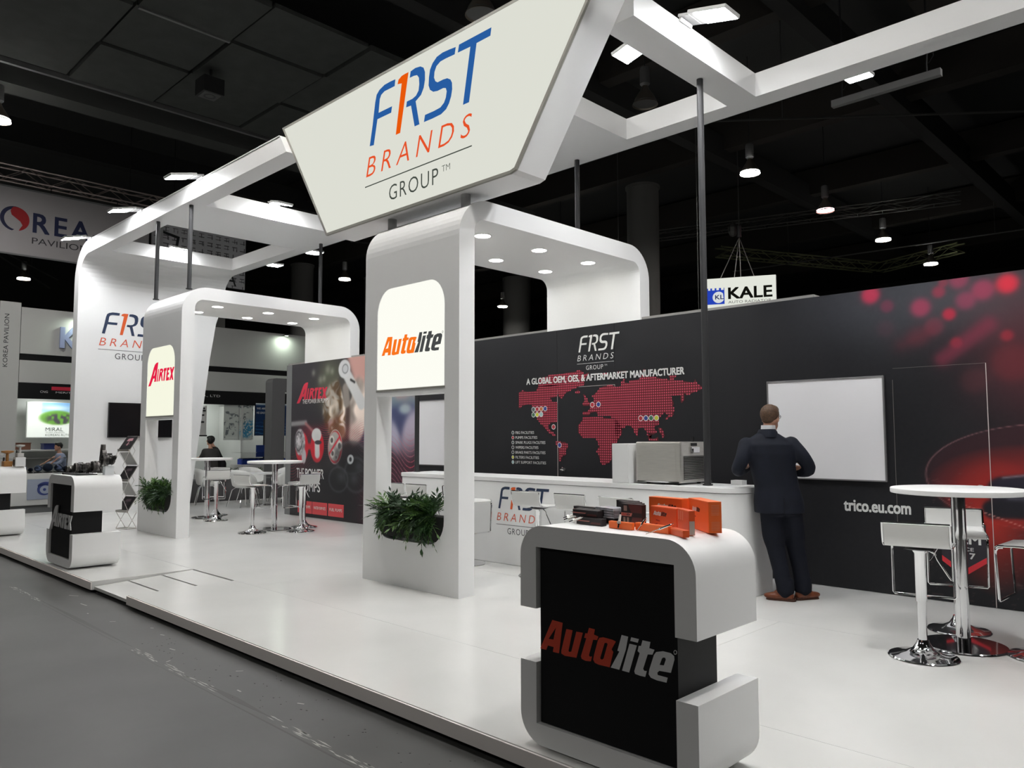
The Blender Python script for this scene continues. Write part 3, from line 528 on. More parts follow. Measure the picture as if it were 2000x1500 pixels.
# mural on the left part of the wall
def mural(X, Z_):
    n1 = vnoise(X, Z_, 6, 3); n2 = vnoise(X, Z_, 25, 4); n3 = vnoise(X+.4*n1, Z_+.4*n1, 9, 5)
    col = np.ones(X.shape+(3,))*np.array([50, 47, 52])/255.
    col = over(col, sm(1.25-Z_, .3)*0.0, (60, 60, 60))
    col = over(col, sm(Z_-1.1, .12)*.9, (33, 32, 35))
    col = over(col, ell(X, Z_, -12.42, 2.5, .42, .5, 0, .2)*.8, (92, 96, 76))
    for x, z, r in ((-12.5, 2.78, .07), (-12.62, 2.62, .05), (-12.35, 2.74, .05), (-12.75, 2.6, .06), (-13.0, 2.75, .05)): col = over(col, ell(X, Z_, x, z, r, r, 0, .4)*.6, (170, 172, 160))
    # blue workshop blur and pale hand near the bar end
    br = sm(-(X+11.35), .12)
    col = over(col, br*sm(1.35-Z_, .06), (68, 74, 110)); col = over(col, br*sm(2.02+.06*n1-Z_, .03)*.85, (150, 168, 172)*1 if False else (128, 146, 152))
    col = over(col, br*ell(X, Z_, -10.3, 2.35, .35, .15, 0, .2)*.6, (205, 215, 220)); col = over(col, br*ell(X, Z_, -10.15, 1.98, .15, .08, 0, .2)*.8, (190, 205, 205))
    col = over(col, ell(X, Z_, -9.98, 1.55, .24, .42, -.35, .12)*.9, (205, 192, 208)); col = over(col, ell(X, Z_, -10.45, 1.50, .16, .34, .5, .15)*.9, (200, 196, 214))
    col = over(col, br*sm(Z_-1.28-.2*(X+10.3), .1)*.85, (78, 46, 60)); col = over(col, br*sm(Z_-.7, .15)*.5, (60, 28, 40))
    # skin and gloved hand holding a ratchet
    col = over(col, sm(-(X+11.78+.5*(Z_-2.8)), .03)*sm(2.35-.25*n1-Z_, .04), (196, 150, 142))
    gv = ell(X, Z_, -12.12, 2.02, .52, .56, .1, .04); n4 = vnoise(X+.25*n1, Z_*.4, 5, 14); gr = sm(-(.5*n4+.5*n3+.25*(Z_-2.0)-.25*(X+12.1)-.47), .05)
    gcol = np.array([205, 196, 186])/255.*gr[..., None]+np.array([128, 98, 66])/255.*(1-gr[..., None]); gcol = gcol*(.62+.7*n4[..., None])
    col = over(col, gv, gcol)
    g2 = ell(X, Z_, -11.55, 1.98, .34, .60, -.15, .04); col = over(col, g2, np.array([205, 190, 180])/255.*(.65+.6*n4[..., None]))
    col = over(col, ell(X, Z_, -11.83, 1.9, .07, .5, .0, .25)*.85, (56, 42, 38)); col = over(col, ell(X, Z_, -12.2, 1.7, .10, .32, .2, .3)*.7, (92, 70, 44))
    col = over(col, seg(X, Z_, -11.98, 2.62, -11.84, 2.3, .15, .01), (70, 68, 66)); col = over(col, seg(X, Z_, -11.9, 2.4, -11.86, 2.15, .10, .01), (140, 132, 126))
    col = over(col, seg(X, Z_, -11.95, 2.75, -11.40, 2.12, .12, .008), (202, 202, 202)); col = over(col, ell(X, Z_, -11.95, 2.76, .19, .17, 0, .03), (205, 206, 208))
    col = over(col, ell(X, Z_, -11.92, 2.76, .10, .09, 0, .05), (120, 122, 126)); col = over(col, ell(X, Z_, -11.92, 2.76, .08, .07, 0, .05), (190, 192, 196))
    col = over(col, seg(X, Z_, -11.74, 2.55, -11.62, 2.50, .02, .006), (30, 28, 30))
    # red wave and fine lines
    wv = sm(-(Z_-(1.62+.18*np.sin((X+12.8)*1.9))), .03)*sm(Z_-(1.90-.22*np.cos((X+12.9)*2.1)), .03)
    col = over(col, wv*sm(-(X+13.3), .1)*sm(X+12.3, .15)*.55, (165, 30, 52))
    rl = (np.sin((Z_*1.0-.34*np.cos((X+11.2)*2.3)+.05*X)*150) > .72)
    zone = sm(Z_-1.72, .05)*sm(1.35-Z_, .1)*sm(-(X+13.2), .15)*sm(X+11.2, .1)
    col = over(col, rl*zone*.75, (205, 60, 84))
    rl2 = (np.sin((Z_+.55*np.sin((X+10.6)*2.4)**2*1.0-.35*(X+10.4))*72) > .86)
    col = over(col, rl2*br*sm(Z_-1.5, .05)*sm(.55-Z_, .2)*.75, (190, 120, 134))
    col = over(col, rl2*br*sm(Z_-1.1, .05)*sm(-(X+10.05), .05)*.7, (205, 40, 60))
    rl3 = (np.sin((Z_+.25*np.sin(X*4))*110) > .6); col = over(col, rl3*sm(X+13.1, .1)*sm(Z_-1.15, .06)*sm(.62-Z_, .06)*.6, (150, 40, 62))
    # car bonnet sweep
    col = over(col, seg(X, Z_, -13.78, 1.78, -13.25, 1.80, .045, .01), (148, 146, 148)); col = over(col, seg(X, Z_, -13.25, 1.78, -12.75, 1.5, .03, .01), (170, 110, 112))
    # three round product pictures
    for i, (cx, cz) in enumerate(((-13.38, 1.32), (-12.83, 1.34), (-12.22, 1.33))):
        col = over(col, ell(X, Z_, cx, cz, .235, .30, 0, .02), (215, 40, 55)); 
        if i == 1: col = over(col, ell(X, Z_, cx+.02, cz+.02, .235, .30, 0, .01)*0, (0, 0, 0))
    col = over(col, seg(X, Z_, -13.2, 1.34, -13.0, 1.34, .06, .01), (205, 40, 55))
    mt = (.62+.6*vnoise(X, Z_, 30, 8))[..., None]*np.array([190, 186, 190])/255.
    col = over(col, ell(X, Z_, -13.45, 1.42, .19, .26, .1, .03), mt); col = over(col, np.exp(-((np.hypot((X+13.5)/.12, (Z_-1.44)/.18)-1)/.10)**2)*.85, (60, 56, 62)); col = over(col, ell(X, Z_, -13.5, 1.44, .05, .08, 0, .05), (220, 216, 220))
    col = over(col, ell(X, Z_, -13.3, 1.15, .08, .14, 0, .05), (205, 200, 205))
    col = over(col, ell(X, Z_, -12.86, 1.56, .17, .13, 0, .03), (226, 226, 226)); col = over(col, seg(X, Z_, -12.84, 1.5, -12.82, 1.2, .085, .008), (222, 222, 222)); col = over(col, ell(X, Z_, -12.80, 1.42, .12, .04, 0, .05), (70, 66, 70))
    ring3 = ell(X, Z_, -12.24, 1.35, .20, .27, 0, .02); col = over(col, ring3, (170, 166, 162))
    for x, z, r in ((-12.33, 1.46, .08), (-12.3, 1.22, .075), (-12.08, 1.36, .09), (-12.18, 1.15, .05)): col = over(col, ell(X, Z_, x, z, r, r*1.1, 0, .04), (214, 212, 205)); col = over(col, ell(X, Z_, x, z, r*.55, r*.6, 0, .06), (96, 90, 90))
    col = over(col, seg(X, Z_, -12.42, 1.2, -12.08, 1.52, .018, .006), (215, 40, 55)); col = over(col, np.exp(-((np.hypot((X+12.22)/.23, (Z_-1.34)/.31)-1)/.03)**2), (190, 186, 180))
    # shaded engine shapes at lower right
    for x, z, rx, rz, a in ((-11.7, 1.15, .5, .28, .2), (-11.55, .85, .35, .3, 0), (-12.1, .75, .3, .22, 0)): 
        q = np.hypot((X-x)/rx, (Z_-z)/rz); col = over(col, np.exp(-((q-1)/.10)**2)*.5, (104, 106, 110)); col = over(col, sm(q-1, .1)*.55, (30, 32, 34))
    col = over(col, ell(X, Z_, -11.72, 1.12, .10, .085, .2, .04), (180, 184, 186)); col = over(col, ell(X, Z_, -11.72, 1.12, .04, .04, 0, .1), (40, 40, 44))
    for x, z in ((-12.0, .8), (-11.6, .78), (-11.45, 1.0)): col = over(col, ell(X, Z_, x, z, .09, .07, 0, .5)*.4, (120, 124, 128))
    for x, z in ((-13.5, 1.25), (-12.4, 1.0), (-12.9, .95)): col = over(col, ell(X, Z_, x, z, .2, .12, 0, .5)*.25, (90, 88, 88))
    col = over(col, sm(-(X+9.95), .06)*sm(2.16-Z_, .01)*.0, (0, 0, 0))
    return col
poster('graphic_print', -13.79, WX, .004, 2.955, 420, 320, mural, plane_back(.0012), wb)
yb = YW-.0025
t1 = MB(); text(t1, 'THE POWER IN PUMPS', (-13.38, yb, 2.165), XA, ZA, .92, .085, bold=.01)
text(t1, 'THE', (-13.56, yb, .735), XA, ZA, .27, .185); text(t1, 'POWER', (-13.24, yb, .735), XA, ZA, .66, .185, bold=.025)
text(t1, 'IN', (-13.56, yb, .485), XA, ZA, .12, .185); text(t1, 'PUMPS', (-13.38, yb, .485), XA, ZA, .68, .185, bold=.025)
t1.build('slogan_print', PAPER, wb)
logo_air((-13.60, yb, 2.18), XA, ZA, 1.10, wb, RED)
for i, (x, s) in enumerate(((-13.49, 'FUEL PUMPS'), (-12.965, 'WATER PUMP KITS'), (-12.42, 'FUEL PUMPS'))):
    MB().box(x, x+.51, yb-.0005, yb+.0005, .07, .30).build('red_caption_print', mat('caption_red', srgb(214, 70, 76), .5), wb)
    q = MB(); text(q, s if i else 'WATER PUMPS', (x+.05, yb-.0015, .165), XA, ZA, .41, .055, bold=.02); q.build('caption_text_print', PAPER, wb)

# centre section: logo, headline, dotted world map, legend
logo_first((-6.445, yb, 2.625), XA, ZA, .214, wb, (PAPER,)*4)
q = MB(); text(q, 'A GLOBAL OEM, OES, & AFTERMARKET MANUFACTURER', (-7.39, yb-.003, 2.225), XA, ZA, 2.55, .105, bold=.045); q.build('headline_print', PAPER, wb)
MAPRED = mat('map_dark_red', srgb(98, 12, 26), .5); DOT = mat('map_dot_rose', srgb(212, 82, 104), .5)
mm = MB()
for P_ in MAPS: mm.flat(P_, (0, yb+.001, 0), XA, ZA)
mm.build('map_ground_print', MAPRED, wb, kind='stuff')
def inside(P_, x, y):
    c = False; n = len(P_)
    for i in range(n):
        x1, y1 = P_[i]; x2, y2 = P_[(i+1) % n]
        if (y1 > y) != (y2 > y) and x < (x2-x1)*(y-y1)/(y2-y1)+x1: c = not c
    return c
dm = MB(); pt = .0312
for i in range(110):
    for j in range(48):
        x = -7.62+i*pt; z = 1.10+j*pt
        if any(inside(P_, x, z) for P_ in MAPS): dm.flat(circle(0, 0, .0108, 7), (x, yb-.0005, z), XA, ZA)
dm.build('map_dot_print', DOT, wb, kind='stuff')
cols = dict(g=srgb(70, 120, 90), r=srgb(190, 55, 62), o=srgb(205, 120, 70), b=srgb(55, 75, 150), y=srgb(215, 215, 70), c=srgb(170, 205, 205), s=srgb(90, 105, 105), k=srgb(60, 66, 68))
def spot(x, z, k, r=.032):
    MB().flat(circle(x, z, r, 18), (0, yb-.0012, 0), XA, ZA).build('marker_ring_print', PAPER, wb)
    MB().flat(circle(x, z, r*.76, 18), (0, yb-.002, 0), XA, ZA).build('marker_print', mat('marker_'+k, cols[k], .5), wb)
for x, z, k in ((-7.26, 1.892, 's'), (-7.19, 1.894, 'r'), (-7.115, 1.895, 'o'), (-7.04, 1.897, 'b'), (-7.26, 1.817, 'g'), (-7.19, 1.818, 'y'), (-7.115, 1.82, 'c'), (-6.89, 1.645, 'r'), (-6.22, 1.925, 'r'), (-6.12, 1.926, 'b'), (-5.47, 1.735, 'r'), (-5.393, 1.735, 'b'), (-5.317, 1.735, 'g'), (-5.24, 1.735, 'y'), (-6.785, 1.40, 'b')): spot(x, z, k, .036)
q = MB()
for i, (s, k, wd) in enumerate((('FBG FACILITIES', 's', .36), ('PUMPS FACILITIES', 'r', .42), ('SPARK PLUGS FACILITIES', 's', .57), ('WIPERS FACILITIES', 'k', .44), ('BRAKE PARTS FACILITIES', 'k', .57), ('FILTERS FACILITIES', 'y', .45), ('LIFT SUPPORT FACILITIES', 'c', .58))):
    z = 1.572-.0695*i; spot(-7.66, z, k, .026); text(q, s, (-7.61, yb, z-.019), XA, ZA, wd, .038, bold=.012)
q.build('legend_print', PAPER, wb)
q = MB(); text(q, 'trico.eu.com', (-3.045, yb-.001, .765), XA, ZA, .625, .115, bold=.045); q.build('web_address_print', PAPER, wb)
# OEM emblem on the door leaf, half hidden by stools
ob = MB().prism([(-2.17, .72), (-2.17, .42), (-2.0, .30), (-1.81, .43), (-1.81, .72)], (0, yb-.0015, 0), XA, ZA, (0, .001, 0)).build('emblem_print', mat('emblem_dark', srgb(48, 44, 52), .5), d2)
q = MB(); text(q, 'MANUFACTURER', (-2.17, yb-.003, .665), XA, ZA, .35, .035, bold=.02); text(q, 'OEM', (-2.14, yb-.003, .535), XA, ZA, .29, .09, bold=.05)
text(q, 'SINCE', (-2.08, yb-.003, .475), XA, ZA, .17, .032, bold=.02); text(q, '2017', (-2.09, yb-.003, .405), XA, ZA, .19, .055, bold=.045); q.build('emblem_text_print', PAPER, d2)
MB().flat([(-2.17, .42), (-2.0, .30), (-1.80, .44), (-1.80, .39), (-2.0, .24), (-2.17, .37)], (0, yb-.003, 0), XA, ZA).build('chevron_print', mat('chevron_red', srgb(225, 50, 62), .5), d2)

# white display boards on the wall
def board(x0, x1, z0, z1, lab):
    b = thing('display_board', lab, 'display board', ((x0+x1)/2, YW, (z0+z1)/2), 'square white display boards on the dark wall')
    f = .012; y = YW-.003
    MB().prism([[(x0-f, z0-f), (x1+f, z0-f), (x1+f, z1+f), (x0-f, z1+f)], [(x0, z0), (x0, z1), (x1, z1), (x1, z0)]], (0, y, 0), XA, ZA, (0, -.032, 0)).build('frame', mat('board_frame_grey', srgb(125, 123, 124), .5), b)
    MB().box(x0, x1, y-.022, y-.002, z0, z1).build('board_face', mat('board_white', (.90, .89, .91, 1), .35), b)
board(-3.80, -2.63, 1.08, 2.085, 'blank white board in grey frame on the dark wall beside the man')
board(-9.82, -8.65, 1.08, 2.085, 'blank white board on the dark wall, seen through the large arch opening')

# television on the end wall
tv = thing('television', 'black wall-mounted television on the white end wall', 'television', (XW+.04, 6.14, 1.88))
MB().box(XW+.002, XW+.03, 5.95, 6.35, 1.7, 2.05).build('wall_bracket', BLKM, tv)
MB().box(XW+.03, XW+.075, 5.50, 6.79, 1.52, 2.24).build('bezel', mat('tv_black', (.006, .006, .007, 1), .35), tv, bevel=.004)
MB().box(XW+.0752, XW+.077, 5.515, 6.775, 1.535, 2.225).build('screen', mat('tv_screen', (.004, .004, .005, 1), .2, spec=.3), tv)

# ------------------------------------------------------------------ bar
bar = thing('bar_counter', 'long white bar counter with rounded ends and coloured logo on its front', 'bar', (-6.0, 6.9, 0))
BZ = 1.025; bx0, bx1, by0, by1 = -8.62, -3.50, 6.58, 7.22
rp = [(bx0, by1)]+arc(bx0+.12, by0+.12, .12, 180, 270, 8)+arc(bx1-.26, by0+.26, .26, 270, 360, 12)+[(bx1, by1)]
MB().prism(rp, (0, 0, .004), XA, YA, (0, 0, BZ-.06)).build('bar_front', WHITE, bar, smooth=True)
rp2 = [(bx0-.01, by1+.01)]+arc(bx0+.11, by0+.11, .12, 180, 270, 8)+arc(bx1-.25, by0+.25, .26, 270, 360, 12)+[(bx1+.01, by1+.01)]
MB().prism(rp2, (0, 0, BZ-.05), XA, YA, (0, 0, .049)).build('bar_top', WHITE, bar, smooth=True, bevel=.003)
logo_first((-6.655, by0-.002, .655), XA, ZA, .262, bar, (NAVY, ORANGE, REDO, INK))
blk = thing('side_cabinet', 'plain white box cabinet on the bar left of the ice machine', 'cabinet', (-4.85, 6.9, BZ))
MB().box(-4.96, -4.745, 6.60, 7.2, BZ+.001, 1.436).build('body', WHITE, blk, bevel=.004)
MB().box(-4.955, -4.75, 6.594, 6.599, BZ+.01, 1.43).build('front_panel', WHITE, blk)
MB().box(-3.86, -3.74, 7.10, 7.2, BZ+.001, BZ+.045).build('plastic_tray', WHITE, smooth=False, label='small white plastic tray on the bar behind the dark post', cat='tray')
ice = thing('ice_machine', 'stainless steel ice machine with louvred side on the bar', 'ice machine', (-4.43, 6.9, BZ))
ix0, ix1, iy0, iy1, iz0, iz1 = -4.70, -4.165, 6.66, 7.16, BZ+.018, 1.455
MB().box(ix0, ix1, iy0, iy1, iz0, iz1).build('body', STEEL, ice, bevel=.012)
MB().box(ix0+.045, ix1-.055, iy0-.004, iy0-.0005, iz0+.02, iz1-.03).build('front_panel', STEEL, ice, bevel=.002)
MB().box(ix0+.02, ix1-.015, iy0-.006, iy0-.0008, iz0+.002, iz0+.015).build('base_rail', CHROME, ice)
lv = mat('louvre_dark', (.02, .02, .02, 1), .5)
MB().box(ix1+.0005, ix1+.003, iy0+.06, iy1-.06, iz0+.03, iz0+.27).build('vent_recess', lv, ice)
for k in range(14):
    z = iz0+.036+k*.0172
    MB().obox((ix1+.006, (iy0+iy1)/2, z), (.004, 0, -.004), (0, .19, 0), (.001, 0, .002)).build('louvre', mat('louvre_steel', (.35, .34, .32, 1), .35, .9), ice)
MB().box(ix1+.0005, ix1+.02, iy0+.18, iy0+.34, iz0+.315, iz0+.36).box(ix1+.02, ix1+.03, iy0+.2, iy0+.32, iz0+.30, iz0+.345).build('valve_fitting', CHROME, ice, bevel=.004)
MB().box(ix1+.0005, ix1+.012, iy0+.20, iy0+.30, iz0+.37, iz0+.40).build('rating_plate', BLKM, ice)
for a, b in ((ix0+.12, iy0+.05), (ix0+.3, iy0+.05), (ix1-.06, iy0+.05), (ix1-.06, iy1-.06), (ix0+.1, iy1-.06)):
    MB().lathe([(.02, BZ+.001), (.02, iz0)], (a, b, 0), 12).build('foot', BLKM, ice)
for a, b in ((-4.30, 7.1), (-4.22, 7.0)): MB().lathe([(.012, iz1), (.012, iz1+.05)], (a, b, 0), 10).build('hose_cap', BLKM, ice)
MB().tube([(ix1, iy1-.02, iz0+.02), (-4.12, 7.17, BZ+.03), (-4.07, 7.1, BZ+.012), (-4.1, 7.0, BZ+.012)], .006, 6).build('cable', BLKM, ice)
# ------------------------------------------------------------------ logo counters
def counter(x1, label, logo):
    t = thing('display_counter', label, 'counter', (x1-.5, 3.1, 0), 'white and black rounded display counters along the aisle')
    x0 = x1-1.003; y0, y1, zt = 2.842, 3.362, 1.066; w_ = .105; r = .145; z0 = .012
    U = [(x0, .66)]+arc(x0+r, zt-r, r, 180, 90, 10)+arc(x1-r, zt-r, r, 90, 0, 10)+[(x1, .66), (x1-w_, .66), (x1-w_, zt-w_), (x0+w_, zt-w_), (x0+w_, .66)]
    L = [(x0, .402), (x0+w_, .402), (x0+w_, z0+w_-.005), (x1-w_, z0+w_-.005), (x1-w_, .402), (x1, .402)]+arc(x1-r, z0+r, r, 0, -90, 10)+arc(x0+r, z0+r, r, 270, 180, 10)
    MB().prism(U, (0, y0, 0), XA, ZA, (0, y1-y0, 0)).build('upper_shell', WHITE, t, smooth=True)
    MB().prism(L, (0, y0, 0), XA, ZA, (0, y1-y0, 0)).build('lower_shell', WHITE, t, smooth=True)
    MB().box(x0+w_+.012, x1-w_-.0005, y0+.02, y0+.34, z0+w_, zt-w_-.0005).build('core_panel', BLK, t)
    MB().box(x0+.25, x1-.25, y0+.15, y1-.12, 0.001, z0-.0005).build('plinth', BLKM, t)
    logo(t, x0, y0+.0185); return t
CR = mat('counter_orange_red', srgb(205, 70, 45), .55); CW = mat('counter_white', srgb(215, 215, 215), .55)
counter(-1.713, 'nearest white counter with black centre and orange and white italic lettering', lambda t, x0, y: logo_auto((-2.6015, y, .457), XA, ZA, .767, t, CR, CW))
counter(-9.772, 'white counter with black centre and raised grey lettering, engine parts on top', lambda t, x0, y: logo_air((-10.655, y-.012, .405), XA, ZA, .84, t, mat('counter_grey', srgb(200, 200, 200), .55), .012))
counter(-13.915, 'white and black counter at the left picture edge', lambda t, x0, y: None)

# ------------------------------------------------------------------ bar stools
def make_stool():
    t = thing('bar_stool', '', 'bar stool')
    MB().lathe([(.0001, .001), (.215, .001), (.222, .006), (.215, .014), (.17, .022), (.11, .036), (.065, .062), (.042, .098), (.036, .118), (.0001, .118)], n=40).build('base', CHROME, t, smooth=True)
    MB().lathe([(.028, .119), (.028, .375), (.0001, .375)], n=20).build('lower_post', CHROME, t, smooth=True)
    MB().lathe([(.0001, .376), (.036, .376), (.036, .70), (.05, .722), (.0001, .722)], n=20).build('upper_post', CHROME, t, smooth=True)
    MB().add([(-.09, -.09, .735), (.09, -.09, .735), (.09, .09, .735), (-.09, .09, .735), (-.05, -.05, .723), (.05, -.05, .723), (.05, .05, .723), (-.05, .05, .723)], [(0, 1, 2, 3), (4, 7, 6, 5), (0, 4, 5, 1), (1, 5, 6, 2), (2, 6, 7, 3), (3, 7, 4, 0)]).build('seat_plate', BLKM, t)
    MB().tube([(.05, .02, .722), (.09, .02, .70), (.105, .02, .66), (.17, .02, .55), (.185, .02, .53)], .006, 8).build('lever', CHROME, t, smooth=True)
    pr = [(.215, .738), (.20, .752), (.10, .757), (-.08, .757), (-.15, .765), (-.185, .785), (-.203, .83), (-.214, .918)]
    th = .014; up_ = []; lo = []
    for i, (y, z) in enumerate(pr):
        a = Vector(pr[max(i-1, 0)]); b = Vector(pr[min(i+1, len(pr)-1)]); d = (b-a).normalized(); n = Vector((d.y, -d.x)); up_.append((y+n.x*th/2*-1, z-n.y*th/2*-1*-1)) if False else None
        up_.append((y-n.x*th/2, z-n.y*th/2)); lo.append((y+n.x*th/2, z+n.y*th/2))
    hw = .195
    MB().prism(up_+lo[::-1], (-hw, 0, 0), YA, ZA, (2*hw, 0, 0)).build('seat_shell', SOFTW, t, smooth=True)
    fr = MB()
    for s in (-1, 1):
        fr.tube([(s*(hw+.008), y, z) for y, z in pr], .008, 8)
    fr.tube([(-hw-.008, -.214, .92), (hw+.008, -.214, .92)], .0085, 8)
    fr.build('edge_frame', CHROME, t, smooth=True)
    x = hw+.004; q = .03
    loop = [(-x, .17, .745), (-x, .20, .74), (-x, .215, .72), (-x, .217, .69), (-x+.002, .205, .39), (-x+.01, .205, .378), (x-.01, .205, .378), (x-.002, .205, .39), (x, .217, .69), (x, .215, .72), (x, .20, .74), (x, .17, .745)]
    MB().tube(loop, .0085, 8).build('footrest', CHROME, t, smooth=True)
    return t
st = make_stool(); used = 0
def stool(x, y, rz, lab, grp):
    global used
    place(st, used, (x, y, 0), R(rz), lab, grp); used = 1
G1 = 'stools at the right high table'
stool(-1.74, 5.80, 11, 'white bar stool nearest the camera, its back turned, before the high table', G1)
stool(-1.77, 6.77, 197, 'white bar stool between the high table and the red glowing wall print', G1)
stool(-1.14, 6.34, 88, 'white bar stool cut off by the right picture edge', G1)
G2 = 'stools in a row along the white bar'
stool(-4.52, 6.27, 0, 'white bar stool at the bar behind the dark boxes, rightmost of the row', G2)
stool(-5.10, 6.27, 0, 'white bar stool at the bar, second from the right of the row', G2)
stool(-5.72, 6.27, 0, 'white bar stool in front of the letters on the bar', G2)
stool(-6.90, 6.29, -90, 'white bar stool turned sideways, half hidden by the large arch leg', G2)
stool(-7.58, 6.27, 0, 'white bar stool behind the plant, inside the large arch opening', G2)
stool(-8.03, 6.25, 4, 'white bar stool at the left end of the bar, beside the mural', G2)
G3 = 'stools around the two far high tables'
stool(-11.58, 5.95, 8, 'white bar stool in front left of the nearer far high table', G3)
stool(-11.22, 6.60, 100, 'white bar stool right of the nearer far high table, before the red captions', G3)
stool(-11.68, 6.93, 170, 'white bar stool behind the nearer far high table', G3)
stool(-13.80, 6.37, 75, 'white bar stool right of the farthest high table', G3)
stool(-14.72, 6.80, -130, 'white bar stool behind the farthest high table', G3)
def make_table():
    t = thing('high_table', '', 'table')
    MB().lathe([(.0001, .001), (.268, .001), (.282, .008), (.275, .015), (.05, .019), (.0001, .019)], n=48).build('base', mat('dark_chrome', (.55, .55, .56, 1), .08, 1.), t, smooth=True)
    MB().lathe([(.047, .02), (.047, 1.08), (.0001, 1.08)], n=28).build('post', CHROME, t, smooth=True)
    MB().lathe([(.0001, 1.081), (.14, 1.081), (.14, 1.088), (.0001, 1.088)], n=28).build('top_plate', BLKM, t)
    MB().lathe([(.0001, 1.089), (.438, 1.089), (.442, 1.094), (.442, 1.122), (.438, 1.126), (.0001, 1.126)], n=64).build('tabletop', WHITE, t, smooth=True)
    return t
tb = make_table(); ut = 0
for x, y, lab in ((-1.62, 6.30, 'round white high table with chrome post near the right picture edge'), (-11.77, 6.43, 'round white high table beside the mural wall, behind the ramp'), (-14.43, 6.49, 'round white high table farthest back, next to the farther arch')):
    place(tb, ut, (x, y, 0), 0, lab, 'round white high tables on chrome posts'); ut = 1

# low table with shell chairs at the back
lt = thing('round_table', 'low round white table with chrome base among the shell chairs', 'table', (-16.2, 8.6, 0))
MB().lathe([(.0001, .001), (.26, .001), (.26, .012), (.03, .03), (.03, .70), (.0001, .70)], (-16.2, 8.6, 0), 28).build('pedestal', CHROME, lt, smooth=True)
MB().lathe([(.0001, .701), (.45, .701), (.455, .706), (.455, .725), (.0001, .728)], (-16.2, 8.6, 0), 40).build('tabletop', WHITE, lt, smooth=True)
def make_shell():
    t = thing('shell_chair', '', 'chair'); nu, nv = 28, 9; v = []; f = []
    for i in range(nu+1):
        a = -math.pi+2*math.pi*i/nu; c = .5+.5*math.cos(a)
        hgt = .03+.34*c**1.3+(.10*max(0, math.sin(abs(a)))**2)
        for j in range(nv+1):
            s = j/nv
            if s < .5: q = s/.5; r = .22*q; z = .44+.012*q*q
            else: q = (s-.5)/.5; r = .22+.055*math.sin(q*1.5); z = .452+hgt*q**1.15
            v.append((r*math.sin(a)*1.08, -r*math.cos(a), z))
    for i in range(nu):
        for j in range(nv): f.append((i*(nv+1)+j, i*(nv+1)+j+1, (i+1)*(nv+1)+j+1, (i+1)*(nv+1)+j))
    o = MB().add(v, f).build('seat_shell', SOFTW, t, smooth=True)
    sd = o.modifiers.new('thick', 'SOLIDIFY'); sd.thickness = .012; sd.offset = -1
    for sx in (-1, 1):
        for sy in (-1, 1): MB().tube([(sx*.12, sy*.12, .43), (sx*.17, sy*.17, .38), (sx*.235, sy*.25, .012)], .010, 8).build('leg', CHROME, t, smooth=True)
    MB().tube([(-.12, .12, .43), (.12, .12, .43), (.12, -.12, .43), (-.12, -.12, .43)], .009, 8, closed=True).build('under_frame', CHROME, t)
    return t
sh = make_shell(); us = 0
for x, y, a, lab in ((-17.1, 8.75, -80, 'white shell chair leftmost at the low table'), (-16.0, 8.0, 10, 'white shell chair nearest the camera at the low table'), (-15.8, 8.95, 120, 'white shell chair right of the low table, beside the mural wall end'), (-16.6, 9.3, 190, 'white shell chair behind the low table'), (-17.25, 7.75, -20, 'white shell chair in front left of the low table')):
    place(sh, us, (x, y, 0), R(a), lab, 'white shell chairs around the low table'); us = 1

# ------------------------------------------------------------------ folding brochure rack
rk = thing('brochure_rack', 'silver zigzag folding brochure rack left of the farther arch', 'rack', (-13.66, 4.72, 0))
RW = Vector((.94, .34, 0)); RD = Vector((-.34, .94, 0)); RO = Vector((-13.78, 4.66, 0)); ww, dd = .27, .17
RP = lambda a, b, z: RO+RW*(a*ww)+RD*(b*dd)+ZA*z
zz = [(.30, .53), (.81, 1.04), (1.31, 1.54)]
for k, (za, zb) in enumerate(zz):
    n = (RW.cross(RP(0, 1, zb)-RP(0, 0, za))).normalized(); n = n if n.z > 0 else -n
    c = (RP(.5, .5, (za+zb)/2)); d = (RP(0, 1, zb)-RP(0, 0, za))/2
    MB().obox(c, RW*ww/2, d, n*.003).build('tray', ALU, rk)
    MB().obox(RP(.5, -.06, za-.004), RW*(ww/2), RD*.012, ZA*.020).build('tray_lip', ALU, rk)
    bk = thing('brochure_stack', ['dark brochures in the lowest rack tray', 'dark brochures in the middle rack tray', 'brochure with pink and white picture in the top rack tray'][k], 'brochures', tuple(c), 'brochures in the zigzag rack')
    cc = c+n*.010; dv = d*.9
    MB().obox(cc, RW*ww/2*.9, dv, n*.005).build('pages', mat('brochure_black', (.015, .014, .016, 1), .35), bk)
    q = MB()
    for (u0, v0, u1, v1) in ((-.5, .2, .6, .7), (-.1, -.5, .2, .3), (-.7, -.3, .5, -.2)):
        q.add([tuple(cc+n*.0062+RW*(ww/2*.9*u)+dv*v_) for u, v_ in ((u0, v0), (u1, v0+.05), (u1-.1, v1), (u0+.15, v1-.1))], [(0, 1, 2, 3)])
    q.build('cover_print', mat('brochure_pink', srgb(190, 140, 150), .4) if k == 2 else mat('brochure_grey', srgb(95, 80, 88), .4), bk)
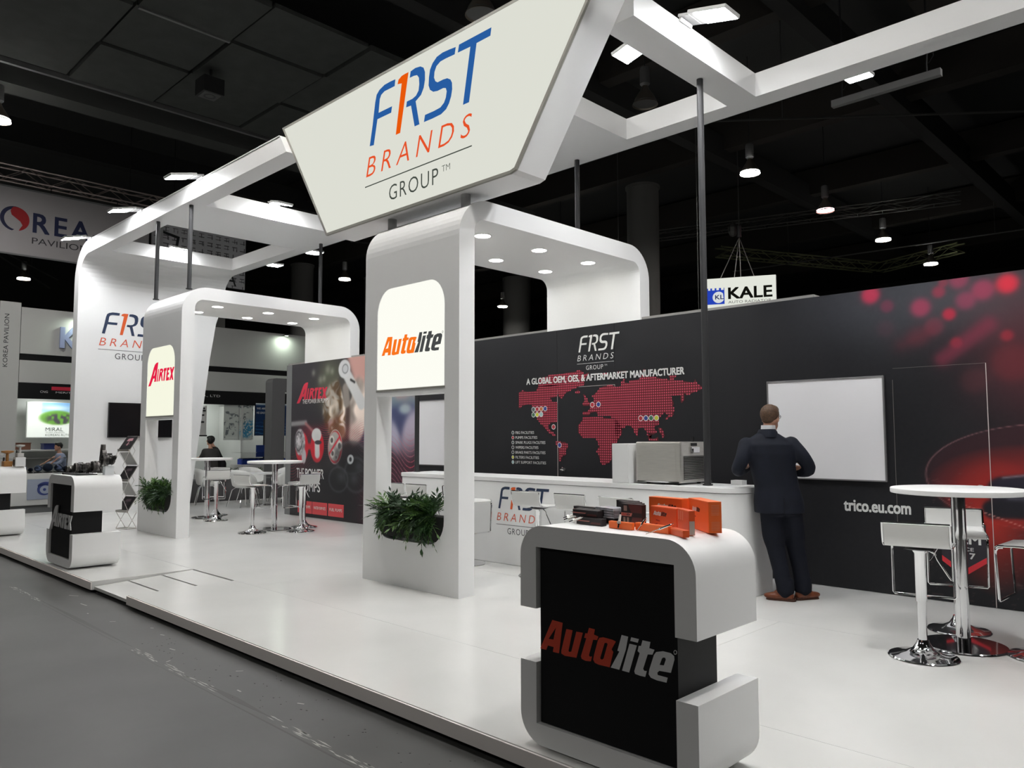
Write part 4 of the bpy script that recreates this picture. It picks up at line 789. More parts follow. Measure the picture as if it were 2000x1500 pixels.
for k, (za, zb) in enumerate(((.012, .28), (.53, .79), (1.04, 1.29))):
    for a in (0, 1):
        MB().tube([RP(a, 1, za), RP(a, -.05, zb)], .0045, 6).build('frame_bar', ALU, rk)
        if k == 0: MB().tube([RP(a, 0, za), RP(a, 1, zb)], .0045, 6).build('frame_bar', ALU, rk)
        if k < 2:
            z1 = zz[k+1][0]; z0 = zz[k][1]
            MB().tube([RP(a, 1, z0), RP(a, 1.9, (z0+zz[k+1][1])/2), RP(a, 1, zz[k+1][1])], .0045, 6).build('frame_bar', ALU, rk)
            MB().tube([RP(a, 0, zz[k][0]), RP(a, -.75, (zz[k][0]+z1)/2), RP(a, 0, z1)], .0045, 6).build('frame_bar', ALU, rk)
    if k: MB().obox(RP(.5, .5, (za+zb)/2), RW*ww*.45, (RP(0, 0, zb)-RP(0, 1, za))*.42, ZA*.002+RD*.001).build('back_plate', mat('plate_grey', srgb(165, 165, 162), .5), rk)
MB().tube([RP(0, 0, .008), RP(1, 0, .008), RP(1, 1, .008), RP(0, 1, .008)], .006, 6, closed=True).build('foot_frame', ALU, rk)

# ------------------------------------------------------------------ planters' greenery
LEAFM = [mat('leaf_%s' % k, c, .45, spec=.4) for k, c in (('deep', (.016, .05, .011, 1)), ('mid', (.032, .092, .018, 1)), ('fresh', (.065, .14, .026, 1)), ('grey', (.045, .085, .045, 1)))]
def frond_mesh(L, n, w_, droop, seed):
    r = random.Random(seed); m_ = MB()
    def P(s): return Vector((0, L*s*(1-.18*droop*s), L*(.35*s-droop*s*s*.8)))
    m_.tube([P(s/6) for s in range(7)], .0022, 4, cap=False)
    for i in range(n):
        s = .18+.8*i/n; c = P(s); d = (P(min(s+.05, 1))-P(s-.05)).normalized(); ll = w_*(1-.45*abs(s-.45))*r.uniform(.8, 1.1)
        for sg_ in (-1, 1):
            o = (Vector((sg_, 0, 0))*.75+d*.8+Vector((0, 0, r.uniform(-.15, .25)))).normalized(); b = c+o*ll; s_ = o.cross(Vector((0, 0, 1))).normalized()*ll*.13; mid = c+o*ll*.45+Vector((0, 0, .006))
            m_.add([tuple(c), tuple(mid+s_), tuple(b), tuple(mid-s_)], [(0, 1, 2), (0, 2, 3)])
    e = P(1); d = (P(1)-P(.9)).normalized(); s_ = Vector((1, 0, 0))*w_*.12
    m_.add([tuple(e), tuple(e+d*w_*.4+s_), tuple(e+d*w_*.8), tuple(e+d*w_*.4-s_)], [(0, 1, 2), (0, 2, 3)])
    return m_
protos = []
for k, (L, n, w_, dr) in enumerate(((.27, 6, .10, .5), (.32, 7, .085, .9), (.24, 5, .12, .3), (.30, 6, .11, 1.3))):
    me = None
    for q in range(4):
        o = frond_mesh(L, n, w_, dr, k*7+q).build('leaf', LEAFM[q], None); protos.append(o.data); bpy.data.objects.remove(o)
def greenery(name, label, x0, x1, yc, zc, nleaf, seed, lean=(0, 0)):
    r = random.Random(seed); t = thing(name, label, 'plant', ((x0+x1)/2, yc, zc), 'ferny plants in the arch planters')
    for i in range(nleaf):
        o = bpy.data.objects.new('leaf', protos[min(15, int(r.triangular(0, 15.9, 6)))]); C.objects.link(o); o.parent = t
        x = r.uniform(x0+.06, x1-.05)-t.location.x; a = r.gauss(math.pi, 1.25) if r.random() < .82 else r.uniform(-math.pi, math.pi)
        y = r.uniform(-.05, .02); up_ = r.random()
        tilt = r.uniform(-.5, .95) if up_ > .25 else r.uniform(-1.2, -.3)
        if abs(a-math.pi) > 1.2: tilt = abs(tilt)+.35
        o.location = (x, y, r.uniform(-.02, .07)); o.rotation_mode = 'XYZ'; o.rotation_euler = (tilt, r.uniform(-.3, .3), a+(x*-.9)); s = r.uniform(.55, 1.0); o.scale = (s, s, s)
    return t
greenery('trough_plant', 'ferny green plant overflowing the planter of the large arch', -6.72, -5.74, 4.90, .70, 230, 3)
greenery('trough_plant', 'ferny green plant overflowing the planter of the farther arch', -13.04, -12.06, 4.86, .60, 200, 9)
# ------------------------------------------------------------------ goods on the nearest counter
ZC = 1.0675
OR = mat('carton_orange', srgb(244, 112, 46), .45); OR2 = mat('carton_deep_orange', srgb(228, 90, 42), .45); ORL = mat('carton_bright', srgb(252, 140, 70), .45)
def carton(name, label, c, w_, d_, h_, a, mt, cat='box', group=None, logo=None, front2=None):
    # c: front-left bottom corner, a: heading of the front edge in degrees (0 = along +X)
    u = Vector((math.cos(R(a)), math.sin(R(a)), 0)); v = Vector((-u.y, u.x, 0)); c = Vector(c)
    t = thing(name, label, cat, tuple(c), group)
    cc = c+u*w_/2+v*d_/2+ZA*h_/2
    MB().obox(cc, u*w_/2, v*d_/2, ZA*h_/2).build('carton_body', mt, t, bevel=.0012)
    MB().obox(c+u*w_/2-v*.0004+ZA*(h_-.003), u*(w_/2), v*.0004, ZA*.001).build('lid_edge', ORL if mt in (OR, OR2) else INK, t)
    if logo: logo(t, c-v*.0012, u)
    return t, u, v
KW = mat('carton_black_ink', srgb(28, 24, 24), .5); KR = mat('carton_red_ink', srgb(170, 45, 30), .5)
def lg(sx, sz, s):
    def f(t, c, u):
        logo_auto(c+u*sx+ZA*sz, u, ZA, s, t, PAPER, KW)
        q = MB(); q.flat([(sx+.02, sz-.018), (sx+s*.5, sz-.022), (sx+s*.5, sz-.027), (sx+.02, sz-.024)], c-Vector((-u.y, u.x, 0))*.0003, u, ZA)
        q.flat([(sx+.0, sz-.045), (sx+.03, sz-.035), (sx+.035, sz-.05), (sx+.005, sz-.058)], c, u, ZA); q.build('product_print', KR, t)
    return f
G = 'orange cartons on the nearest counter'
carton('carton', 'largest orange carton at the back left of the orange group', (-2.245, 3.29, ZC), .215, .055, .135, -9, OR, group=G, logo=lg(.05, .078, .13))
carton('carton', 'orange carton standing in front of the larger one, logo in full view', (-2.146, 3.16, ZC), .19, .05, .103, -18, OR2, group=G, logo=lg(.02, .060, .10))
c0 = (-1.953, 3.09, ZC); t, u, v = carton('carton', 'tall narrow orange carton with grey label', c0, .145, .028, .108, -38, OR2, group=G)
MB().obox(Vector(c0)+u*.1455+v*.014+ZA*.032, u*.0006, v*.012, ZA*.030).build('grey_label', mat('label_grey', srgb(190, 178, 168), .5), t)
q = MB()
for k in range(3): q.flat([(.015+.025*k, .06), (.024+.025*k, .06), (.026+.025*k, .10), (.017+.025*k, .10)], Vector(c0)-v*.001, u, ZA)
q.build('product_print', mat('carton_pale_ink', srgb(235, 150, 120), .5), t)
c0 = (-2.016, 3.29, ZC); t, u, v = carton('carton', 'deep orange carton turned at the right end of the group', c0, .255, .062, .141, -38.5, OR, group=G, logo=lg(.05, .085, .10))
q = MB()
for k in range(7): q.flat([(.012, .125-.007*k), (.05, .125-.007*k), (.05, .1228-.007*k), (.012, .1228-.007*k)], Vector(c0)+u*.2562, v, ZA)
for k in range(6): q.flat([(.012, .05-.007*k), (.052, .05-.007*k), (.052, .0478-.007*k), (.012, .0478-.007*k)], Vector(c0)+u*.2562, v, ZA)
q.build('small_print', mat('carton_pale_ink', srgb(235, 150, 120), .5), t)
carton('carton', 'short flat orange carton with a silver spark plug across it', (-2.272, 2.99, ZC), .138, .022, .034, -2, OR, group=G)
carton('carton', 'long flat orange carton behind the two silver rods', (-2.14, 3.02, ZC), .215, .026, .034, -12, OR, group=G)
carton('carton', 'small orange carton lying nearest the counter edge', (-1.925, 2.985, ZC), .125, .03, .03, -32, OR2, group=G)
# silver plugs and rods
PORC = mat('porcelain', (.8, .78, .74, 1), .25)
def rod(label, a, b, r, group, name='glow_plug', cat='glow plug'):
    a, b = Vector(a), Vector(b); t = thing(name, label, cat, tuple(a), group); d = b-a
    MB().tube([a, a+d*.45], [r*.35, r*.45], 8).build('tip', mat('rod_steel', (.55, .45, .38, 1), .25, 1.), t, smooth=True)
    MB().tube([a+d*.45, a+d*.5, a+d*.88, a+d*.9, b], [r*.8, r, r, r*.55, r*.5], 10).build('body', CHROME, t, smooth=True)
rod('silver rod leaning on the long flat carton, left of the pair', (-2.085, 2.955, ZC+.004), (-2.075, 3.02, ZC+.060), .005, 'silver rods before the orange cartons')
rod('long thin silver rod, nearest the counter edge', (-1.995, 2.895, ZC+.003), (-1.90, 2.975, ZC+.050), .005, 'silver rods before the orange cartons')
def plug(label, a, ang, tilt):
    t = thing('spark_plug', label, 'spark plug', a, 'spark plugs on the nearest counter'); a = Vector(a)
    d = Vector((math.cos(R(ang))*math.cos(R(tilt)), math.sin(R(ang))*math.cos(R(tilt)), math.sin(R(tilt))))
    P = lambda s: a+d*s
    MB().tube([P(0), P(.018), P(.018), P(.020)], [.0055, .0055, .009, .009], 12).build('thread', CHROME, t, smooth=True)
    MB().tube([P(.0205), P(.031)], [.0105, .0105], 6).build('hex_nut', STEEL, t)
    MB().tube([P(.0315), P(.036), P(.062), P(.065)], [.008, .0062, .0055, .004], 12).build('insulator', PORC, t, smooth=True)
    MB().tube([P(.0655), P(.075)], [.0035, .0035], 8).build('terminal', CHROME, t, smooth=True)
plug('spark plug lying leftmost in front of the dark cartons', (-2.655, 3.105, ZC+.010), 40, 18)
plug('spark plug second from the left before the dark cartons', (-2.60, 3.045, ZC+.010), 42, 18)
plug('spark plug nearest the counter edge before the dark cartons', (-2.515, 2.985, ZC+.010), 42, 20)
plug('spark plug standing across the short flat orange carton', (-2.205, 2.976, ZC+.006), 95, 72)
# dark cartons
DKB = mat('carton_dark', srgb(34, 26, 27), .4); DKR = mat('carton_maroon', srgb(88, 38, 36), .4)
def dark(label, c, w_, d_, h_, a, red=True, group='dark cartons on the nearest counter', big=False):
    t, u, v = carton('carton', label, c, w_, d_, h_, a, DKB, group=group)
    c = Vector(c)-v*.0012; q = MB(); q.flat([(.0, h_*.60), (w_*.55, h_*.60), (w_*.5, h_*.45), (0, h_*.45)], c, u, ZA); q.build('label_print', mat('carton_label', srgb(190, 120, 110), .4), t)
    if big:
        q = MB(); q.flat([(w_*.5, h_*.62), (w_, h_*.62), (w_, h_*.98), (w_*.35, h_*.98)], c, u, ZA); q.flat([(w_*.45, .004), (w_, .004), (w_, h_*.42), (w_*.55, h_*.42)], c, u, ZA); q.build('picture_print', DKR, t)
        q = MB()
        for k in range(2): q.flat([(w_*(.12+.17*k), .004), (w_*(.22+.17*k), .004), (w_*(.22+.17*k), h_*.4), (w_*(.12+.17*k), h_*.4)], c-v*.0004, u, ZA)
        q.flat([(w_*.14, h_*.68), (w_*.30, h_*.68), (w_*.30, h_*.92), (w_*.14, h_*.92)], c-v*.0004, u, ZA); q.build('plug_picture_print', mat('plug_grey', srgb(150, 125, 115), .4), t)
        logo_auto(c+u*(w_*.06)+ZA*(h_*.48)-v*.0006, u, ZA, w_*.38, t, KR, KW)
    else:
        q = MB(); q.flat([(w_*.55, h_*.15), (w_*.95, h_*.15), (w_*.95, h_*.45), (w_*.6, h_*.45)], c, u, ZA); q.build('picture_print', DKR, t)
for k, (x, y, lab) in enumerate(((-2.445, 3.285, 'farthest left'), (-2.395, 3.235, 'second'), (-2.345, 3.185, 'third'), (-2.294, 3.12, 'nearest'))):
    dark('upright dark red carton, %s of the standing row' % lab, (x, y, ZC), .135, .03, .108, -6, big=True)
for k, (x, y, z, lab) in enumerate(((-2.67, 3.21, 0, 'bottom, rear'), (-2.665, 3.20, .035, 'top, rear'), (-2.59, 3.12, 0, 'bottom, middle'), (-2.58, 3.11, .035, 'top, middle'), (-2.505, 3.03, 0, 'bottom, nearest'), (-2.55, 3.055, .035, 'top, nearest'))):
    dark('small dark flat carton at the left of the counter, %s' % lab, (x, y, ZC+z), .17, .035, .034, -8+k)
SLV = mat('silver_sleeve', (.62, .64, .68, 1), .25, .0, noise=.45, nscale=28)
for k in range(6):
    carton('blister_pack', 'silver blister pack, number from the bottom %s, beside the upright cartons' % ('one', 'two', 'three', 'four', 'five', 'six')[k], (-2.50+.006*k, 3.16-.004*k, ZC+.0135*k), .14, .09, .0125, -3-2*k, SLV if k > 1 else DKB, cat='pack', group='stack of silver blister packs')
# ------------------------------------------------------------------ engine parts on the middle counter
CAST = mat('cast_iron', (.22, .21, .20, 1), .34, .8, noise=.5, nscale=25, bump=.4); DCAST = mat('dark_casting', (.075, .072, .07, 1), .38, .7, noise=.5, nscale=22, bump=.4)
def pump(label, c, s, m1, tall=0., a=0.):
    t = thing('water_pump', label, 'engine part', c, 'metal engine parts on the grey-lettered counter')
    x, y, z = c; u = Vector((math.cos(a), math.sin(a), 0))
    q = MB(); q.lathe([(.0001, -.05*s), (.055*s, -.05*s), (.065*s, -.03*s), (.06*s, 0), (.03*s, .02*s), (.02*s, .06*s), (.0001, .06*s)], (x, y, z+.075*s), 14, 'y'); q.ball((x+.05*s, y+.01, z+.07*s), .05*s, .04*s, .06*s, 8); q.build('housing', m1, t, smooth=True)
    MB().lathe([(.045*s, -.085*s), (.062*s, -.085*s), (.066*s, -.075*s), (.058*s, -.065*s), (.066*s, -.055*s), (.045*s, -.055*s)], (x, y, z+.075*s), 24, 'y', ring=True).build('pulley', CAST, t, smooth=True)
    q = MB()
    for k in range(5):
        an = k*1.257+a; q.lathe([(.0001, -.03*s), (.012*s, -.03*s), (.012*s, .02*s), (.0001, .02*s)], (x+.075*s*math.cos(an), y, z+.08*s+.06*s*math.sin(an)), 8, 'y')
    q.build('bolt_lug', m1, t)
    MB().tube([(x+.06*s, y+.03*s, z+.08*s), (x+.10*s, y+.03*s, z+.11*s), (x+.13*s, y+.01*s, z+.10*s+tall*.3)], [.022*s, .02*s, .024*s], 10).build('inlet_pipe', m1, t, smooth=True)
    if tall: MB().tube([(x, y+.02, z+.08*s), (x-.01, y+.02, z+.16*s), (x+.01, y+.02, z+tall)], [.035*s, .03*s, .024*s], 10).tube([(x+.01, y-.0, z+tall*.7), (x+.01, y+.05, z+tall*.7)], .04*s, 10).build('outlet_neck', m1, t, smooth=True)
tr = MB().box(-10.50, -10.02, 2.93, 3.16, ZC, ZC+.012).build('display_tray', BLKM, bevel=.003, label='flat black tray under the engine parts', cat='tray')
ZT2 = ZC+.013
pump('small engine part at the left end of the black tray', (-10.46, 3.00, ZT2), .65, CAST)
pump('engine part with two round ports behind the black tray', (-10.36, 3.22, ZC), 1.0, CAST, a=.5)
pump('tallest engine part, upright neck', (-10.27, 3.27, ZC), 1.15, CAST, tall=.36, a=1)
pump('dark ring-shaped engine part at the front of the tray', (-10.13, 3.02, ZT2), .95, DCAST, a=2)
pump('low engine part in the middle of the tray', (-10.30, 3.03, ZT2), .7, DCAST, a=1.3)
ST = mat('clear_acrylic', (.85, .87, .88, 1), .1); 
sd = thing('acrylic_stand', 'clear acrylic stand at the right end of the engine parts', 'stand', (-9.93, 3.24, ZC))
[MB().box(x_, x_+.008, 3.2, 3.3, ZC, ZC+.10).build('side_plate', ST, sd) for x_ in (-9.975, -9.895)]; MB().box(-9.98, -9.88, 3.2, 3.3, ZC+.1005, ZC+.106).build('top_plate', ST, sd)
pump('dark engine part raised on the clear stand', (-9.93, 3.26, ZC+.107), 1.0, DCAST, a=.2)
MB().tube([(-10.62, 3.08, ZC+.008), (-10.50, 2.92, ZC+.010)], [.006, .012], 8).tube([(-10.62, 3.05, ZC+.008), (-10.62, 3.05, ZC+.06)], .006, 6).build('metal_rod', DCAST, label='thin dark rod with upright pin left of the tray', cat='engine part')
# goods on the left-edge counter
AMB = mat('amber_casting', (.42, .20, .06, 1), .4, .3); PW = mat('pale_casting', (.55, .54, .52, 1), .4, .4)
def gadget(label, x, y, z, m1, s):
    t = thing('pump_sample', label, 'engine part', (x, y, z), 'sample pumps on the left-edge counter')
    MB().box(x-.07*s, x+.07*s, y-.05*s, y+.05*s, z, z+.07*s).build('base_block', m1, t, bevel=.004)
    MB().lathe([(.0001, 0), (.02*s, 0), (.018*s, .1*s), (.055*s, .115*s), (.075*s, .12*s), (.075*s, .14*s), (.0001, .15*s)], (x, y, z+.0705*s), 14).build('top_cap', m1, t, smooth=True)
    MB().tube([(x-.07*s, y-.02, z+.03), (x-.12*s, y-.02, z+.05*s), (x-.10*s, y-.02, z+.12*s)], .012*s, 8).build('side_pipe', DCAST, t, smooth=True)
gadget('amber pump sample on the left-edge counter', -14.18, 3.15, ZC, AMB, 1.15)
gadget('pale pump sample raised on a clear cube, right end of the left-edge counter', -14.02, 3.28, ZC+.145, PW, .9)
gadget('grey and amber pump sample at the very left picture edge', -14.42, 3.08, ZC, PW, .9)
sd = thing('acrylic_stand', 'clear acrylic cube on the left-edge counter', 'stand', (-14.02, 3.28, ZC))
MB().box(-14.09, -13.95, 3.21, 3.35, ZC, ZC+.143).build('cube', mat('pale_acrylic', (.72, .73, .73, 1), .15), sd, bevel=.003)
MB().lathe([(.0001, 0), (.05, 0), (.05, .02), (.0001, .02)], (-14.02, 3.20, ZC+.06), 12, 'y').build('dark_disc', DCAST, sd)
# ------------------------------------------------------------------ people
def limb(mb, pts, rs, n=12): 
    P = [Vector(p) for p in pts]; Q = []; S = []
    for i in range(len(P)-1):
        for k in range(4):
            t = k/4; a = P[max(i-1, 0)]; b = P[i]; c = P[i+1]; d = P[min(i+2, len(P)-1)]
            Q.append(.5*((2*b)+(-a+c)*t+(2*a-5*b+4*c-d)*t*t+(-a+3*b-3*c+d)*t**3)); S.append(rs[i]*(1-t)+rs[i+1]*t)
    Q.append(P[-1]); S.append(rs[-1]); mb.tube(Q, S, n); mb.ball(Q[0], S[0], n=n); mb.ball(Q[-1], S[-1], n=n); return mb
def torso(mb, rings, n=28):   # rings: centre, half width, half depth, heading
    b = len(mb.v); e = 2.5
    for c, wx, wy, hd in rings:
        for j in range(n):
            a = 2*math.pi*j/n; ca, sa = math.cos(a), math.sin(a)
            x = wx*math.copysign(abs(ca)**(2/e), ca); y = wy*math.copysign(abs(sa)**(2/e), sa); h = R(hd)
            mb.v.append((c[0]+x*math.cos(h)-y*math.sin(h), c[1]+x*math.sin(h)+y*math.cos(h), c[2]))
    for i in range(len(rings)-1):
        for j in range(n): mb.f.append((b+i*n+j, b+i*n+(j+1) % n, b+(i+1)*n+(j+1) % n, b+(i+1)*n+j))
    mb.f.append(tuple(b+j for j in reversed(range(n)))); mb.f.append(tuple(b+(len(rings)-1)*n+j for j in range(n))); return mb
def hand(mb, wrist, d, palm_n, s=1.):
    d = Vector(d).normalized(); pn = Vector(palm_n).normalized(); side = d.cross(pn).normalized(); w_ = Vector(wrist)
    mb.obox(w_+d*.045*s, d*.045*s, side*.038*s, pn*.013*s)
    for k, (o, L) in enumerate(((-.028, .070), (-.010, .080), (.010, .075), (.027, .058))):
        a = w_+d*.082*s+side*o*s; b = a+d*L*.45*s+pn*.008*s; c = b+(d*.6+pn*.7).normalized()*L*.35*s; e = c+(d*.1+pn).normalized()*L*.25*s
        mb.tube([a, b, c, e], [.0088*s, .0082*s, .0075*s, .006*s], 7); mb.ball(e, .006*s, n=6)
    a = w_+d*.02*s-side*.034*s; b = a+(d*.6-side*.8+pn*.3).normalized()*.035*s; c = b+(d*.9-side*.1+pn*.5).normalized()*.032*s
    mb.tube([a, b, c], [.012*s, .010*s, .0075*s], 7); mb.ball(c, .0075*s, n=6)
SKIN = mat('skin', srgb(205, 155, 130), .5); HAIRB = mat('hair_brown', srgb(98, 72, 52), .6, noise=.5, nscale=60, bump=.6)
NAVYC = mat('navy_cloth', (.010, .0125, .022, 1), .75, noise=.25, nscale=8, bump=.25, spec=.25); NAVYT = mat('navy_trouser', (.0085, .010, .017, 1), .8, noise=.2, nscale=8, bump=.25, spec=.2)
BRL = mat('brown_leather', srgb(120, 66, 42), .35, noise=.25, nscale=14); SHIRT = mat('white_cotton', (.78, .78, .80, 1), .7)
def head(mb, c, f, s=1.):   # c: head centre, f: facing (horizontal), skull plus nose, jaw, ears
    c = Vector(c); f = Vector(f).normalized(); sd = Vector((-f.y, f.x, 0)); M = Matrix((sd, f, ZA)).transposed()
    mb.ball(c+ZA*.02*s, .076*s, .095*s, .105*s, 16, M); mb.ball(c+f*.022*s-ZA*.055*s, .056*s, .066*s, .062*s, 14, M)
    mb.tube([c+f*.088*s+ZA*.02*s, c+f*.108*s-ZA*.012*s, c+f*.098*s-ZA*.022*s], [.008*s, .014*s, .009*s], 8)
    for k in (-1, 1):
        mb.ball(c+sd*k*.076*s-f*.004*s+ZA*.0*s, .010*s, .020*s, .032*s, 8, M)
        mb.ball(c+f*.078*s+sd*k*.03*s+ZA*.032*s, .022*s, .012*s, .009*s, 8, M)
    mb.ball(c+f*.086*s-ZA*.052*s, .024*s, .012*s, .009*s, 8, M); mb.ball(c+f*.078*s-ZA*.095*s, .024*s, .020*s, .018*s, 8, M)
def hair(mb, c, f, s=1., back=.0):
    c = Vector(c); f = Vector(f).normalized(); sd = Vector((-f.y, f.x, 0)); M = Matrix((sd, f, ZA)).transposed()
    mb.ball(c-f*.018*s+ZA*.047*s, .086*s, .098*s, .094*s, 18, M); mb.ball(c+f*.025*s+ZA*.085*s, .066*s, .075*s, .050*s, 14, M)
    mb.ball(c-f*.056*s+ZA*.002*s, .062*s, .048*s, .050*s, 14, M)
def man():
    B0 = Vector((-3.305, 6.88, 0)); r_ = Vector((.716, .698, 0)); f_ = Vector((-.698, .716, 0)); hd = 44
    L = lambda a, b, z: tuple(B0+r_*a+f_*b+ZA*z)
    t = thing('person', 'man in navy suit and brown shoes seen from behind, facing the white board', 'person', tuple(B0))
    q = MB()
    torso(q, [(L(.06, 0, .78), .17, .125, hd), (L(.055, 0, .88), .19, .14, hd), (L(.045, 0, 1.0), .17, .125, hd)])
    limb(q, [L(-.03, 0, .88), L(-.01, .02, .60), L(.015, .03, .48), L(.045, .0, .28), L(.075, -.03, .085)], [.105, .100, .085, .075, .073])
    limb(q, [L(.145, 0, .88), L(.19, .03, .60), L(.21, .05, .48), L(.24, .03, .28), L(.255, .02, .10)], [.105, .100, .085, .076, .073])
    for a, b in ((.075, -.03), (.255, .02)): q.lathe([(.060, .075), (.078, .07), (.082, .13), (.074, .2)], L(a, b, 0), 16)
    o = q.build('trousers', NAVYT, t); remesh(o, .012, 5)
    q = MB()
    torso(q, [(L(.05, 0, .80), .225, .150, hd), (L(.045, 0, .90), .225, .150, hd), (L(.03, 0, 1.04), .20, .135, hd), (L(.0, 0, 1.20), .205, .135, hd), (L(-.025, 0, 1.34), .225, .135, hd), (L(-.035, 0, 1.43), .225, .118, hd), (L(-.04, .01, 1.485), .175, .092, hd), (L(-.04, .02, 1.54), .092, .075, hd)])
    limb(q, [L(-.245, 0, 1.425), L(-.30, -.05, 1.30), L(-.335, -.02, 1.20), L(-.25, .13, 1.19), L(-.14, .24, 1.24)], [.075, .068, .060, .052, .044])
    limb(q, [L(.175, 0, 1.43), L(.265, -.05, 1.31), L(.325, -.02, 1.195), L(.24, .13, 1.18), L(.11, .24, 1.23)], [.078, .068, .060, .052, .044])
    o = q.build('jacket', NAVYC, t); remesh(o, .011, 4)
    MB().obox(L(.045, -.152, .875), r_*.0015, f_*.004, ZA*.075).build('jacket_vent', mat('vent_dark', (.004, .005, .008, 1), .9), t)
    c0 = L(-.04, .015, 0)
    MB().lathe([(.082, 1.50), (.072, 1.545), (.068, 1.56), (.074, 1.575), (.090, 1.55), (.102, 1.50)], c0, 24, ring=True).build('collar', NAVYC, t, smooth=True)
    MB().lathe([(.058, 1.54), (.060, 1.610), (.064, 1.612), (.071, 1.54)], L(-.028, .022, 0), 24, ring=True).build('shirt_collar', SHIRT, t, smooth=True)
    f = (f_*.72+r_*.70).normalized(); hc = Vector(L(.005, .05, 1.672))
    q = MB(); limb(q, [L(-.04, .01, 1.48), L(-.025, .03, 1.58), L(-.005, .045, 1.63)], [.062, .055, .052]); head(q, hc, f)
    torso(q, [(L(0, 0, 1.1), .15, .09, hd), (L(-.02, 0, 1.4), .15, .09, hd), (L(-.04, .01, 1.5), .06, .06, hd)])
    limb(q, [L(-.2, 0, 1.39), L(-.32, -.01, 1.21), L(-.14, .24, 1.24), L(-.09, .28, 1.26)], [.04, .038, .03, .026])
    limb(q, [L(.14, 0, 1.39), L(.31, -.01, 1.205), L(.11, .24, 1.23), L(.06, .28, 1.25)], [.04, .038, .03, .026])
    hand(q, L(-.09, .29, 1.26), r_*.8+f_*.3+ZA*.25, r_*.3-f_*.6+ZA*.2); hand(q, L(.06, .29, 1.25), -r_*.8+f_*.3+ZA*.25, -r_*.3-f_*.6+ZA*.2)
    o = q.build('body', SKIN, t); remesh(o, .0055, 3)
    q = MB(); hair(q, hc, f); o = q.build('hair', HAIRB, t); remesh(o, .007, 2)
    sd = Vector((-f.y, f.x, 0)); q = MB()
    for k in (-1, 1):
        c = hc+f*.100+sd*k*.032+ZA*.022
        q.tube([c+sd*.024*math.cos(a)+ZA*.018*math.sin(a) for a in [i*math.pi/6 for i in range(12)]], .0022, 5, closed=True)
        q.tube([hc+f*.10+sd*k*.056+ZA*.026, hc+sd*k*.088+ZA*.022, hc+sd*k*.084-f*.02+ZA*.005], .0024, 5)
    q.build('glasses', BLKM, t)
    for k, (a, b, th) in enumerate(((.055, -.03, 197), (.265, .02, 62))):
        u = Vector((math.cos(R(th)), math.sin(R(th)), 0)); v_ = Vector((-u.y, u.x, 0)); b = Vector(L(a, b, 0))
        M = Matrix((u, v_, ZA)).transposed(); q = MB()
        q.ball(b-u*.045+ZA*.045, .052, .040, .042, 12, M); q.ball(b+u*.07+ZA*.036, .11, .046, .034, 12, M); q.ball(b+u*.02+ZA*.06, .07, .040, .045, 12, M); q.obox(b+u*.025+ZA*.02, u*.11, v_*.034, ZA*.012)
        o = q.build('shoe', BRL, t); remesh(o, .008, 4)
        MB().prism([(x*1., y) for x, y in arc(-.07, 0, .042, 90, 270, 8)+arc(.11, 0, .044, -90, 90, 10, .042)], b+ZA*.001, u, v_, ZA*.012).obox(b-u*.075+ZA*.018, u*.030, v_*.036, ZA*.008).build('sole', mat('sole_brown', srgb(70, 40, 28), .5), t)
    p0 = Vector(L(-.015, .345, 1.30)); ph = thing('phone', 'dark phone held by the man in the navy suit, hidden in front of his chest', 'phone', tuple(p0))
    MB().obox(p0, r_*.036, f_*.0045, ZA*.07).build('case', BLKM, ph, bevel=.003)
man()
